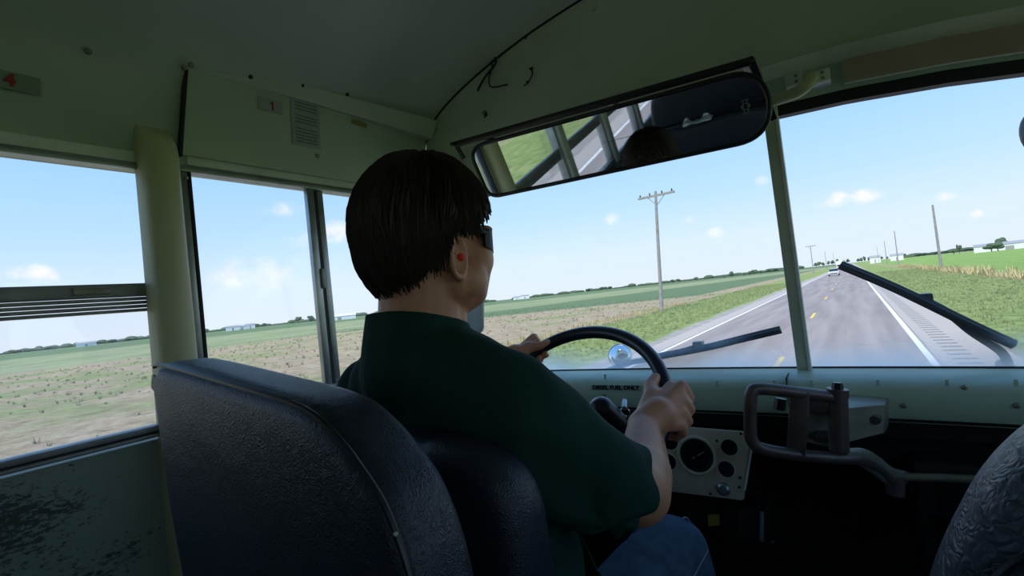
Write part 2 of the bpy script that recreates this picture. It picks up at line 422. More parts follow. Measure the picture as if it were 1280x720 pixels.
# trees along the horizon
def tree_mesh(seed, w, h):
    rnd = random.Random(seed); cr = MB()
    for i in range(9):
        a = rnd.uniform(0, 2*PI); q = rnd.uniform(0, .34)*w
        cr.sphere((math.cos(a)*q, math.sin(a)*q, h*rnd.uniform(.38, .78)), (w*rnd.uniform(.2, .34), w*rnd.uniform(.2, .34), h*rnd.uniform(.14, .24)), nu=8, nv=6)
    return cr
TREES = []
for s in range(4):
    t = thing('tree', 'far dark green tree on the horizon', 'tree')
    c = tree_mesh(s, 1., 1.)
    c.build('crown', M['leaf'], t); MB().tube([(0, 0, -.02), (0, 0, .5)], [.04, .025], 7).build('trunk', M['trunk'], t)
    TREES.append(t)
used = [False]*4
def tree(px, d, w, h, label, group=None):
    k = random.randrange(4)
    if not used[k]: t = TREES[k]; used[k] = True
    else: t = copy_tree(TREES[k])
    t.location = dirpt(px, d); t.scale = (w, w, h); t.rotation_euler.z = random.uniform(0, 6)
    t['label'] = label
    if group: t['group'] = group
    elif 'group' in t.keys(): del t['group']
    return t
for k, px in enumerate([1020, 1024, 1029, 1036, 1041, 1047, 1055, 1060, 1073, 1077, 1081, 1086, 1091, 1096, 1102, 1109, 1116, 1124, 1131]):
    tree(px, 900+45*k, random.uniform(5, 8), random.uniform(8, 14), 'tiny dark tree in the row on the horizon at the far end of the road', 'trees at the far end of the road')
tree(1192, 520, 6, 5, 'small dark tree left of the thin mast tree right of the leaning pole')
tree(1199, 540, 3.5, 8, 'narrow upright dark tree right of the leaning pole')
for k, px in enumerate([1148, 1155, 1168, 1182, 1206, 1214]):
    tree(px, 1000, 12, 6, 'low dark tree on the horizon either side of the leaning pole', 'low horizon trees around the leaning pole')
tree(1239, 380, 7, 5, 'left one of the pair of dark round trees beside the long white shed')
tree(1247, 392, 7, 5.4, 'right one of the pair of dark round trees beside the long white shed')
tree(1254, 440, 6, 8.5, 'dark tree standing behind the long white shed')
for px in (1266, 1272): tree(px, 480, 5, 4, 'small bush shaped tree right of the long white shed', 'small trees right of the white shed')
for k, px in enumerate([905, 914, 931, 937, 943, 951]):
    tree(px, 620+6*(px%7), 7, 3.5+(px%5)*1.2, 'dark tree of the small grove on the horizon left of the windshield post', 'grove left of the windshield post')
for px in (735, 752, 757, 762, 841, 848, 870, 962, 968):
    tree(px, 960+9*(px%9), 10, 7, 'faint tree on the horizon behind the left windshield', 'faint horizon trees behind the left windshield')
for px in (373, 389): tree(px, 700, 9, 10, 'dark tree beside the window divider left of the long white barn', 'trees left of the white barn')
for px in (288, 300, 309, 315, 322, 330): tree(px, 760, 6, 6, 'tree among the white farm buildings seen through the side window', 'farmyard trees in the side window')
for px in (100, 112, 120, 20, 36, 60, 140, 160): tree(px, 1000, 14, 6, 'low tree on the horizon seen through the rear side window', 'horizon trees in the rear side window')
mb = MB(); rh = random.Random(9)
for px in list(range(-70, 620, 7))+list(range(640, 1000, 8))+list(range(1130, 1300, 7)):
    p = dirpt(px+rh.uniform(-3, 3), rh.uniform(1400, 1700)); hh = rh.uniform(2, 7)
    mb.sphere(p+V(0, 0, hh*.5), (rh.uniform(12, 26), rh.uniform(8, 14), hh), nu=8, nv=6)
tag(mb.build('hedge_line', M['leaf']), 'thin dark hedge line running along the whole horizon', 'hedge', kind='stuff')

def building(px, d, w, h, dep, label, name='barn', cat='building', group=None, roofh=1.5):
    p = dirpt(px, d); t = thing(name, label, cat, group)
    dr = V(p.x, p.y, 0).normalized(); sd = V(-dr.y, dr.x, 0)
    def q(a, b, z): return p + sd*a + dr*b + V(0, 0, z)
    MB().prism([q(-w/2, 0, 0), q(w/2, 0, 0), q(w/2, dep, 0), q(-w/2, dep, 0)], (0, 0, h)).build('wall', M['housewhite'], t)
    vs = [q(-w/2-.3, -.3, h), q(w/2+.3, -.3, h), q(w/2+.3, dep+.3, h), q(-w/2-.3, dep+.3, h), q(-w/2-.3, dep/2, h+roofh), q(w/2+.3, dep/2, h+roofh)]
    MB().add(vs, [(0, 1, 5, 4), (3, 4, 5, 2), (0, 4, 3), (1, 2, 5), (0, 3, 2, 1)]).build('roof', M['housewhite'] if 'white roof' in label else M['roofgrey'], t)
    MB().prism([q(-w*.06, -.05, 0), q(w*.06, -.05, 0), q(w*.06, -.12, 0), q(-w*.06, -.12, 0)], (0, 0, h*.7)).build('door', M['roofgrey'], t)
    seat_root(t, p); return t
building(424, 420, 26, 3.2, 12, 'long low white barn with a white roof right of the window divider')
building(291, 640, 14, 4.5, 9, 'large white farmhouse leftmost of the farm buildings in the side window')
building(303, 650, 8, 4, 8, 'small white shed right of the large white farmhouse')
building(313, 660, 10, 5, 8, 'white farm building with grey roof rightmost in the farmyard')
building(108, 760, 18, 4, 9, 'white barn on the horizon seen through the rear side window')
building(646, 800, 12, 4, 9, 'tiny white house on the horizon right of the sunglasses')
building(656, 760, 14, 5, 9, 'small white house right of the tiny white house on the horizon')
building(1262, 400, 30, 3.4, 14, 'long white shed on the horizon beside the pair of round trees')
building(1094, 420, 6, 4, 6, 'tiny white house right of the far end of the road')
building(1121, 480, 8, 4, 6, 'tiny white house behind the long wiper right of the far road')

# vehicles coming the other way
def car(base):
    t = thing('car', 'white sedan coming the other way on the left lane', 'car'); b = V(base)
    def pr_(pts, x0, x1): return [b+V(x0, y, z) for y, z in pts], (x1-x0, 0, 0)
    body = [(-2.25, .35), (-2.25, .72), (-1.2, .92), (1.6, .98), (2.25, .9), (2.25, .35)]
    p, o = pr_(body, -.88, .88); MB().prism(p, o).build('body', M['carwhite'], t, bevel=.06)
    cab = [(-1.25, .9), (-.55, 1.42), (.9, 1.45), (1.6, .95)]
    p, o = pr_(cab, -.74, .74); MB().prism(p, o).build('cabin', M['carglass'], t, bevel=.05)
    p, o = pr_([(-.5, 1.40), (-.5, 1.47), (.9, 1.50), (.9, 1.42)], -.7, .7); MB().prism(p, o).build('roof', M['carwhite'], t, bevel=.02)
    MB().box(b.x-.6, b.x+.6, b.y-2.28, b.y-2.24, b.z+.45, b.z+.6).build('grille', M['black'], t)
    for sx in (-1, 1):
        MB().sphere(b+V(sx*.68, -2.22, .68), (.14, .06, .08)).build('headlight', M['chrome'], t)
        for yy in (-1.4, 1.35):
            MB().tube([b+V(sx*.72, yy, .33), b+V(sx*.92, yy, .33)], .33, 18).build('wheel', M['rubber'], t)
    seat_root(t, b)
car(V(-3.2, 118, GZ))
t = thing('box_truck', 'white box truck farther along the left lane behind the sedan', 'truck'); b = V(-3.4, 205, GZ)
MB().box(b.x-1.2, b.x+1.2, b.y+.2, b.y+6, b.z+.9, b.z+3.3).build('cargo_box', M['carwhite'], t, bevel=.05)
MB().box(b.x-1.05, b.x+1.05, b.y-1.6, b.y+.1, b.z+.5, b.z+2.2).build('cab', M['carwhite'], t, bevel=.12)
MB().box(b.x-.9, b.x+.9, b.y-1.64, b.y-1.58, b.z+1.35, b.z+2.0).build('windshield', M['carglass'], t)
for sx in (-1, 1):
    for yy in (-.9, 4.6): MB().tube([b+V(sx*.8, yy, .45), b+V(sx*1.1, yy, .45)], .45, 16).build('wheel', M['rubber'], t)
seat_root(t, b)

# dry grass clumps, weeds and crop tufts
def tufts(name, label, spots, col, cat='plant', kind='stuff', hh=(.3, .6)):
    mb = MB(); rnd = random.Random(3)
    for (x, y, s) in spots:
        for k in range(9):
            a = rnd.uniform(0, 2*PI); d = rnd.uniform(0, .25)*s; h = rnd.uniform(*hh)*s; w = .035*s
            bx, by = x+math.cos(a)*d, y+math.sin(a)*d; lx, ly = math.cos(a)*h*.45, math.sin(a)*h*.45
            pa = a+PI/2
            mb.add([(bx-math.cos(pa)*w, by-math.sin(pa)*w, GZ-.02), (bx+math.cos(pa)*w, by+math.sin(pa)*w, GZ-.02), (bx+lx, by+ly, GZ+h)], [(0, 1, 2)])
    o = mb.build(name, col, smooth=False); tag(o, label, cat, kind=kind); return o
mg = mat('verge_grass', (.38, .43, .18), .9, noise_amt=.45, nscale=2.)
md = mat('dry_grass', (.62, .52, .26), .9, noise_amt=.3, nscale=2.)
mw = mat('green_weed', (.17, .23, .09), .9, noise_amt=.3, nscale=2.)
rn = random.Random(11)
sp = [(rn.uniform(-13.5, -7.3), rn.uniform(1, 90), rn.uniform(.15, .35)) for _ in range(5200)] + [(rn.uniform(3.2, 9.5), rn.uniform(14, 110), rn.uniform(.15, .35)) for _ in range(4200)]
tufts('grass_tufts', 'green grass tufts growing along both road verges', sp, mg, 'grass')
tufts('dry_grass_strip', 'dry yellow grass clumps along the ditch right of the road', [(rn.uniform(8.8, 10.4), rn.uniform(40, 150), rn.uniform(.8, 1.6)) for _ in range(320)] + [(rn.uniform(-15.2, -13.2), rn.uniform(8, 50), rn.uniform(.3, .7)) for _ in range(260)], md, 'grass')
tufts('field_weeds', 'green weeds scattered over the brown stubble field', [(rn.uniform(-70, -15), rn.uniform(-6, 75), rn.uniform(.2, .45)) for _ in range(1800)], mw, 'weeds', hh=(.2, .5))

# ================================================================== BUS SHELL
XL, XR, CX = -1.28, 1.06, -.11
YF, YR = 1.31, -6.0
FZ = -1.25
half = [(-1.28, .40), (-1.28, .47), (-1.272, .55), (-1.25, .62), (-1.19, .69), (-1.08, .745), (-.90, .80), (-.70, .84), (-.42, .868), (-.11, .88)]
prof = half + [(2*CX-x, z) for x, z in half[:-1][::-1]]
# smooth the profile a little
def dens(pts, n=5):
    out = []
    P = [V(p[0], p[1], 0) for p in pts]
    for i in range(len(P)-1):
        p0 = P[max(i-1, 0)]; p1 = P[i]; p2 = P[i+1]; p3 = P[min(i+2, len(P)-1)]
        for k in range(n):
            t = k/n
            q = .5*((2*p1)+(p2-p0)*t+(2*p0-5*p1+4*p2-p3)*t*t+(-p0+3*p1-3*p2+p3)*t**3); out.append((q.x, q.y))
    out.append(pts[-1]); return out
profd = dens(prof)
rows = [[V(x, y, z) for x, z in profd] for y in (YF, .5, -1, -3, YR)]
outer = [[V(CX+(x-CX)*1.035, y, z+.05) for x, z in profd] for y in (YF+.12, YR-.05)]
mb = MB().grid(rows); mb.grid(outer)
ce = struct(mb.build('ceiling', M['ceil'], ang=60))
fl = struct(MB().box(XL-.06, XR+.06, YR, 2.0, FZ-.08, FZ).build('floor', M['floor']))
struct(MB().box(XL-.06, XR+.06, YR-.06, YR, FZ, .95).build('wall_rear', M['ceil']))
WZ0, WZ1 = -.225, .40
struct(MB().box(XL-.06, XL, YR, 2.0, FZ, WZ0).build('wall_left', M['scratch']))
struct(MB().box(XR, XR+.06, YR, 2.0, FZ, WZ0).build('wall_right', M['green']))
# pillars
pitch = .70
py_ = [.44 - .70*k for k in range(1, 10)]
n = 1
def trim(mb, m, **k):
    global n
    o = struct(mb.build('trim_%d' % n, m, **k)); n += 1; return o
# the cream pillar behind the driver: rounded face, flares into the ceiling cove
rw = []
for z, w, pr_ in [(FZ, .044, .055), (-.2, .042, .055), (.2, .040, .055), (.37, .040, .055), (.40, .040, .055), (.425, .040, .052), (.445, .038, .042), (.46, .036, .028), (.475, .034, .012), (.485, .03, -.004)]:
    r_ = []
    for k in range(9):
        a = PI*k/8
        r_.append(V(XL + pr_*min(1, math.sin(a)**.5 if 0 < k < 8 else 0)+.001, .440-w*math.cos(a), z))
    rw.append(r_)
trim(MB().grid(rw).box(XL-.05, XL+.002, .428, .486, WZ0, .42), M['cream'], ang=50)
for k, y in enumerate(py_):
    trim(MB().box(XL-.05, XL+.03, y-.035, y+.035, WZ0, .43), M['green'], bevel=.006)
    trim(MB().box(XR-.03, XR+.05, y-.035, y+.035, WZ0, .43), M['green'], bevel=.006)
trim(MB().box(XR-.05, XR+.05, .42, .506, WZ0, .47), M['cream'], bevel=.01)
# header strips above the side windows
trim(MB().box(XL-.05, XL+.006, YR, .41, .392, .418), M['white'], bevel=.003)
trim(MB().box(XL-.05, XL+.004, .506, YF+.1, .405, .43), M['white'], bevel=.003)
trim(MB().box(XR-.006, XR+.05, YR, 1.4, .392, .44), M['white'], bevel=.003)
# corner posts
trim(MB().box(XL-.06, XL+.03, 1.245, 1.47, WZ0-.02, .45), M['green'], bevel=.01)
trim(MB().box(XR-.03, XR+.06, 1.245, 1.47, WZ0-.02, .45), M['green'], bevel=.01)

# front bulkhead above the windshield, from the ceiling arch down to the glass header
hd = [(-1.28, .30), (-1.18, .345), (-1.0, .372), (-.7, .385), (-.4, .388), (-.11, .385), (.03, .378), (.20, .358), (.33, .335), (.5, .295), (.7, .235), (.9, .15), (1.06, .06)]
def lerp_tab(tab, x):
    if x <= tab[0][0]: return tab[0][1]
    for (a, b_), (c, d) in zip(tab, tab[1:]):
        if x <= c: return b_+(d-b_)*(x-a)/(c-a)
    return tab[-1][1]
NB = 70
topc = []; 
for i in range(NB+1):
    x = XL + (XR-XL)*i/NB
    topc.append((x, lerp_tab([(a, b_) for a, b_ in profd if True], x) if 0 else None))
def arch(x):
    return lerp_tab(sorted(profd, key=lambda p: p[0]), x)
def ws_y(x, z):       # windshield: leaning back, swept slightly at the sides
    return 1.455 - .085*(z+.25)/.65 - .10*(abs(x-CX)/1.17)**2
rows = []
for j in range(7):
    t_ = j/6; r_ = []
    for i in range(NB+1):
        x = XL + (XR-XL)*i/NB
        zt = max(arch(x), .47); zb = lerp_tab(hd, x)+.03
        z = zt+(zb-zt)*t_
        y = (YF-.002)*(1-t_)+(ws_y(x, zb)-.02)*t_ + .015*math.sin(t_*PI)
        r_.append(V(x, y, z))
    rows.append(r_)
wf = MB().grid(rows)
bulk = wf.build('wall_front', M['green'], ang=60); struct(bulk)
# dark seam and a row of fasteners where the ceiling meets the bulkhead
mb = MB(); mb.tube([V(x, YF-.004, z-.002) for x, z in profd if -1.26 < x < 1.04], .0035, 6)
trim(mb, M['rubber'])
# white strip across the header, right of the mirror
def head_pt(x, dz, dy): 
    zb = lerp_tab(hd, x); return V(x, ws_y(x, zb)+dy, zb+dz)
xs = [-.13+.03*i for i in range(40)]; xs = [x for x in xs if x < 1.05]
def strip(xs, dz0, dz1, dy0, dy1, m, th=.008, name=None, taper=None):
    rows = []
    mb = MB()
    A = [head_pt(x, dz0, dy0) for x in xs]; B = [head_pt(x, dz1 if not taper else dz0+(dz1-dz0)*taper(x), dy1) for x in xs]
    A2 = [p+V(0, th, 0) for p in A]; B2 = [p+V(0, th, 0) for p in B]
    rr = [[A[i], B[i], B2[i], A2[i]] for i in range(len(xs))]
    mb.grid(rr, closed=True)
    k = len(rr)
    mb.add([*rr[0]], [(0, 1, 2, 3)]); mb.add([*rr[-1]], [(3, 2, 1, 0)])
    return mb
trim(strip(xs, .066, .100, -.044, -.072, M['white'], .01), M['white'])
trim(strip(xs, .018, .072, -.020, -.050, M['dash'], .01), M['dash'])

# windshield: two panes, rubber gasket, centre post
WB = -.262
def ws_outline(x0, x1, top_in=.0):
    pts = []
    N = 26
    for i in range(N+1):
        x = x0+(x1-x0)*i/N
        pts.append((x, lerp_tab(hd, x)-top_in))
    return pts
wn = 1
def pane(x0, x1, lab):
    global wn
    root = bpy.data.objects.new('window_%d' % wn, None); C.objects.link(root); root['kind'] = 'structure'; wn += 1
    top = ws_outline(x0, x1)
    rr = []
    for j in range(9):
        r_ = []
        for (x, zt) in top:
            z = WB+(zt-WB)*j/8; r_.append(V(x, ws_y(x, z)+.012, z))
        rr.append(r_)
    MB().grid(rr).build('pane', M['wsglass'], root)
    # gasket: loop of rubber around the pane
    loop = [V(x, ws_y(x, WB)+.004, WB+.002) for x, zt in top] + [V(x, ws_y(x, zt)+.004, zt) for x, zt in top[::-1]]
    up_ = [V(x, ws_y(x, zt)+.0, zt+.004) for x, zt in top]
    MB().tube([V(x, ws_y(x, WB)+.004, WB-.001) for x, zt in top], .005, 8).build('lower_gasket', M['rubber'], root)
    mb = MB()
    A = [V(x, ws_y(x, zt)-.012, zt-.008) for x, zt in top]; B = [V(x, ws_y(x, zt)-.016, zt+.026) for x, zt in top]
    rr = [[A[i], B[i], B[i]+V(0, .03, 0), A[i]+V(0, .03, 0)] for i in range(len(A))]
    mb.grid(rr, closed=True).build('upper_gasket', M['rubber'], root)
    return root
pane(-1.24, -.128, '')
pane(-.112, 1.04, '')
# centre post: green strip
pts = []
pa = V(-.130, ws_y(-.12, WB)-.012, WB-.02); pb_ = V(-.130, ws_y(-.12, .40)-.012, .42)
mb = MB(); mb.beam(pa, pb_, .026, .022, (0, 1, 0)); trim(mb, M['green'], bevel=.003)
mb = MB(); mb.beam(pa+V(.016, -.002, 0), pb_+V(.016, -.002, 0), .007, .026, (0, 1, 0)); trim(mb, M['white'], bevel=.001)

# side windows
def side_window(x, y0, y1, z0, z1, rail=None, sgn=1, slider=False, haze=True):
    global wn
    root = bpy.data.objects.new('window_%d' % wn, None); C.objects.link(root); root['kind'] = 'structure'; wn += 1
    f = MB(); w = .016
    f.box(x-.03, x+.012*sgn if sgn > 0 else x+.03, y0, y1, z1-w, z1) if sgn > 0 else f.box(x-.012, x+.03, y0, y1, z1-w, z1)
    xa, xb = (x-.03, x+.008) if sgn > 0 else (x-.008, x+.03)
    f.box(xa, xb, y0, y0+w, z0, z1-w); f.box(xa, xb, y1-w, y1, z0, z1-w)
    f.build('window_frame', M['alu'], root, bevel=.002)
    s = MB(); s.box(xa, xb+.006*sgn, y0, y1, z0, z0+.012); s.box(xa, xb+.012*sgn if sgn > 0 else xb, y0, y1, z0-.012, z0-.004)
    s.build('window_sill', M['rail'], root, bevel=.002)
    MB().box(xa+.002, xb-.002, y0, y1, z0-.004, z0).build('sill_seal', M['rubber'], root)
    xm = x-.012*sgn
    if rail is not None:
        r = MB(); r.box(xm-.012, xm+.014, y0+w, y1-w, rail+.012, rail+.040)
        r.build('upper_sash_rail', M['rail'], root, bevel=.002)
        r = MB()
        for q in range(4): r.box(xm-.010, xm+.008+.002*(q % 2), y0+w, y1-w, rail-.022+q*.0085, rail-.022+q*.0085+.0065)
        r.build('lower_sash_rail', M['rail'], root, bevel=.001)
        MB().box(xm+.014, xm+.020, y1-w-.135, y1-w-.075, rail+.018, rail+.033).build('sash_catch', M['olive'], root, bevel=.002)
        MB().box(xm-.002, xm+.001, y0+w, y1-w, z0+.01, rail-.02).build('pane', M['hazeglass'], root)
        MB().box(xm-.012, xm-.009, y0+w, y1-w, rail+.04, z1-w).build('pane', M['sideglass'], root)
    elif slider:
        ya = .83
        for nm, a, b_, xo in (('mullion', ya-.016, ya+.006, .006), ('mullion', ya+.024, ya+.044, -.006)):
            MB().box(xm-.008+xo, xm+.010+xo, a, b_, z0+.012, z1-w).build(nm, M['alu'], root, bevel=.002)
        MB().box(xm-.004, xm+.004, ya+.006, ya+.024, z0+.012, z1-w).build('slider_channel', M['rubber'], root)
        MB().box(xm+.012, xm+.022, ya+.002, ya+.014, .09, .15).build('slider_latch', M['rail'], root, bevel=.003)
        MB().box(xa+.01, xb+.002, y0+.016, y0+.024, z0+.01, z1-w).build('seal_strip', M['rubber'], root, bevel=.002)
        MB().box(xm+.004, xm+.007, y0+w, ya, z0+.01, z1-w).build('pane', M['sideglass'], root)
        MB().box(xm-.007, xm-.004, ya+.01, y1-w, z0+.01, z1-w).build('pane', M['sideglass'], root)
    else:
        MB().box(xm-.002, xm+.001, y0+w, y1-w, z0+.01, z1-w).build('pane', M['sideglass'], root)
    return root
side_window(XL, .486, 1.245, -.205, .402, slider=True)
side_window(XL, py_[0]+.035, .428, -.205, .392, rail=.082)
for k in range(len(py_)-1):
    side_window(XL, py_[k+1]+.035, py_[k]-.035, -.205, .392, rail=.082)
side_window(XR, .506, 1.245, -.205, .392, sgn=-1)
side_window(XR, py_[0]+.035, .418, -.205, .392, sgn=-1)
for k in range(len(py_)-1):
    side_window(XR, py_[k+1]+.035, py_[k]-.035, -.205, .392, sgn=-1)

# raised cover panel above the driver's side window, with numbered sticker and notice
cp = thing('cover_panel', 'raised green metal cover panel above the driver\'s sliding side window', 'panel')
def cpx(z): return XL+.006 + max(0, (z-.43))*.10
pl = [V(cpx(.425), .490, .425), V(cpx(.425), 1.30, .425), V(cpx(.66), 1.30, .655), V(cpx(.655), .515, .645)]
MB().prism(pl, (.010, 0, 0)).build('cover_plate', M['green'], cp, bevel=.003)
lip = [V(cpx(.65)+.008, .535, .640), V(cpx(.65)+.018, .535, .648), V(cpx(.65)+.065, 1.30, .668), V(cpx(.65)+.010, 1.30, .640)]
mb = MB()
mb.prism([V(XL+.024, .532, .643), V(XL+.030, .532, .650), V(XL+.024, .532, .654)], (0, 0, 0)) if 0 else None
rr = []
for i in range(9):
    t_ = i/8; y = .53+(1.30-.53)*t_; d = .006+.060*t_
    rr.append([V(XL+.030, y, .645-.024*t_), V(XL+.036+d*.5, y, .636-.014*t_), V(XL+.040+d, y, .664+.012*t_), V(XL+.026, y, .662+.006*t_)])
mb.grid(rr, closed=True).build('top_flange', M['green'], cp, ang=25)
MB().beam((XL+.014, .487, .42), (XL+.030, .513, .655), .006, .016, (1, 0, 0)).build('edge_seal', M['rubber'], cp)
def screw(c, nrm, r, parent, m=None):
    return MB().tube([V(c), V(c)+V(nrm).normalized()*r*.5, V(c)+V(nrm).normalized()*r*.9], [r, r*.95, r*.45], 10).build('screw', m or M['olive'], parent)
def cov(px, py): 
    p = at(px, py, 0, XL+.03)
    for _ in range(5): p = at(px, py, 0, cpx(p.z)+.0135)
    return p
for (px, py) in [(313, 96), (378, 107), (434, 118), (232, 222), (397, 195)]:
    if py < 150: p = min(((abs(at(px, py, 0, x).z-z), at(px, py, 0, x+.002)) for x, z in profd if x < -.9), key=lambda q: q[0])[1]
    else: p = cov(px, py)
    screw(p, (1, 0, -.6 if py < 150 else 0), .0058, cp, M['rubber'] if py < 150 else M['olive'])
def flat_label(name, label, cat, corners_px, ax, val, m, th=.0008):
    t = thing(name, label, cat); return t
# sticker "1"
def wall_label(name, label, c, w, h, right, up, nrm, mpaper=None):
    t = thing(name, label, 'label'); right, up, nrm = V(right).normalized(), V(up).normalized(), V(nrm).normalized()
    c = V(c); q = [c-right*w/2-up*h/2, c+right*w/2-up*h/2, c+right*w/2+up*h/2, c-right*w/2+up*h/2]
    MB().prism(q, nrm*.0008).build('paper', mpaper or M['paper'], t, smooth=False)
    return t, c+nrm*.0012, right, up
wr, wu = V(0, 1, 0), V(.1, 0, 1).normalized()
wn_ = V(1, 0, -.1).normalized()
t, c, r_, u_ = wall_label('number_sticker', 'small pale sticker numbered 1 on the green cover panel', cov(338, 132), .066, .034, wr, wu, wn_)
MB().prism([c+r_*a+u_*b_ for a, b_ in ((.003, -.012), (.008, -.012), (.008, .012), (.004, .012), (-.003, .006), (-.002, .003), (.003, .006))], wn_*.0004).build('numeral', M['redink'], t, smooth=False)
t, c, r_, u_ = wall_label('notice_sheet', 'white printed notice sheet with small text beside the numbered sticker', cov(382.5, 155), .088, .130, wr, wu, wn_)
lines = ['FUEL NOTICE AND', 'CHECK OIL WATER', 'TIRES AND LIGHTS', '', 'SEATS 44 ADULTS', 'NO SMOKING', 'KEEP DOOR SHUT', 'WHILE MOVING', '', 'USE LOW GEAR', 'ON STEEP HILLS']
for i in range(13):
    rn2 = random.Random(i); 
    if i in (3, 7): continue
    a = -.033; 
    mb = MB()
    zc = .058-i*.0092
    x0 = a
    while x0 < .032:
        w = rn2.uniform(.003, .010)
        q = [c+r_*x0+u_*zc, c+r_*min(x0+w, .034)+u_*zc, c+r_*min(x0+w, .034)+u_*(zc-.0038), c+r_*x0+u_*(zc-.0038)]
        mb.prism(q, wn_*.0003); x0 += w+.0018
    mb.build('text_line', M['greyink'], t, smooth=False)
# yellowed tape mark on the panel
c0 = cov(449, 154)
MB().prism([c0+wr*a+wu*b_ for a, b_ in ((-.03, -.008), (.028, -.010), (.032, .006), (.0, .010), (-.028, .008))], wn_*.0006).build('tape_residue', mat('yellowed_tape', (.30, .27, .10), .6), cp, smooth=False)
# sticker "4" on the cove over the rear side window
p4 = at(2, 99, 0, XL+.012)
t, c, r_, u_ = wall_label('number_sticker', 'pale sticker with red numeral 4 above the rear side window', p4+V(.002, .01, 0), .085, .034, (0, 1, 0), (.12, 0, 1), (1, 0, -.12), mat('faded_sticker', (.25, .31, .22), .6))
text_mesh('numeral', '4', .030, M['redink'], t, c+V(.0, -.0, 0), r_, u_, .0018)
for (px, py) in [(110, 64), (230, 84), (239, 81)]:
    p = at(px, py, 0, -1.24); z = p.z
    # snap onto the cove
    xx = min(((abs(zz-z), x) for x, zz in profd if x < -.5))[1]
    p = at(px, py, 0, xx+.004); screw(p, (1, 0, -.6), .007, ce)

# screws and old wiring on the bulkhead / ceiling
def bulk_pt(px, py):      # first hit of the pixel ray with the bulkhead
    lo, hi = 1.0, 1.5; r = ray(px, py)
    best = None
    for k in range(400):
        y = lo+(hi-lo)*k/400; p = r*(y/r.y); x = p.x
        zt = max(arch(max(XL, min(XR, x))), .47); zb = lerp_tab(hd, x)+.03
        t_ = (p.z-zt)/(zb-zt); yy = (YF-.002)*(1-t_)+(ws_y(x, zb)-.02)*t_ + .015*math.sin(max(0, min(1, t_))*PI)
        e = abs(yy-y)
        if best is None or e < best[0]: best = (e, p)
    return best[1]
for (px, py) in [(683, 36), (643, 62), (742, 12), (1043, 84), (1142, 69), (1251, 54), (565, 160)]:
    p = bulk_pt(px, py); screw(p-V(0, .001, 0), (0, -1, 0), .0065, bulk, M['green'])
for (px, py) in [(657, 47), (598, 14), (571, 28), (607, 143), (665, 86), (660, 103), (656, 42)]:
    p = bulk_pt(px, py); screw(p-V(0, .001, 0), (0, -1, 0), .0055, bulk, M['rubber'])
def wire(pxs, lab, r=.0022, off=.012, m=None):
    pts = [bulk_pt(*p)-V(0, off*(.4+.6*math.sin(i/(len(pxs)-1)*PI)), 0) for i, p in enumerate(pxs)]
    pts = smooth_pts(pts, 4)
    o = MB().tube(pts, r, 7).build('wire', m or M['rubber']); tag(o, lab, 'wire'); return o
def smooth_pts(P, n=4):
    P = [V(p) for p in P]; out = []
    for i in range(len(P)-1):
        p0 = P[max(i-1, 0)]; p1 = P[i]; p2 = P[i+1]; p3 = P[min(i+2, len(P)-1)]
        for k in range(n):
            t = k/n; out.append(.5*((2*p1)+(p2-p0)*t+(2*p0-5*p1+4*p2-p3)*t*t+(-p0+3*p1-3*p2+p3)*t**3))
    out.append(P[-1]); return out
wire([(614, 66), (622, 76), (620, 84), (608, 98), (598, 114)], 'loose dark wire end hanging to the left below the ceiling seam', .0035)
wire([(616, 66), (617, 85), (614, 100), (617, 110), (636, 106)], 'dark wire curling to the right below the ceiling seam', .0026)
wire([(663, 86), (668, 92), (664, 102), (656, 108)], 'short curled wire stub right of the hanging wires', .0022)
wire([(604, 142), (609, 140), (611, 145), (606, 147)], 'tiny wire stub left of the mirror bracket', .0018)

# ================================================================== DASHBOARD
da = thing('dashboard', 'pale green metal dashboard ledge running under the windshield', 'dashboard')
pf = [(1.47, -.262), (1.40, -.262), (1.352, -.268), (1.334, -.280), (1.328, -.292), (1.325, -.335), (1.330, -.350), (1.345, -.352), (1.345, -.362), (1.47, -.362)]
XS = [XL+.0+(XR-XL)*i/30 for i in range(31)]
rows = [[V(x, y - .06*(abs(x-CX)/1.17)**2, z) for y, z in pf] for x in XS]
mb = MB().grid(rows, closed=True)
mb.build('ledge', M['dash'], da, ang=50)
mb = MB()
mb.tube([V(x, 1.347- .06*(abs(x-CX)/1.17)**2, -.357) for x in XS], .005, 6).build('lower_trim', M['rubber'], da)
def dash_y(x, z): return lerp_tab([(-.352, 1.345), (-.35, 1.330), (-.335, 1.325), (-.292, 1.328), (-.28, 1.334), (-.268, 1.352)], z) - .06*(abs(x-CX)/1.17)**2
def dash_pt(px, py):
    r = ray(px, py); y = 1.33
    for _ in range(8): p = r*(y/r.y); y = dash_y(p.x, p.z)
    return r*(y/r.y)
for (px, py) in [(757, 471), (897, 479), (968, 479), (1015, 479), (1097, 479), (1183, 479), (1269, 479)]:
    p = dash_pt(px, py); MB().prism([p+V(-.004, 0, -.010), p+V(.003, 0, -.010), p+V(.004, 0, .009), p+V(-.002, 0, .009)], (0, -.006, 0)).build('clip', M['dash'], da, bevel=.001)
for (px, py) in [(755, 494), (865, 500), (1130, 507), (1271, 507), (1205, 484)]:
    screw(dash_pt(px, py), (0, -1, 0), .006, da)
p = dash_pt(990, 468)
MB().box(p.x-.012, p.x-.0105, 1.324, 1.40, -.335, -.2615).build('panel_joint', M['rubber'], da)
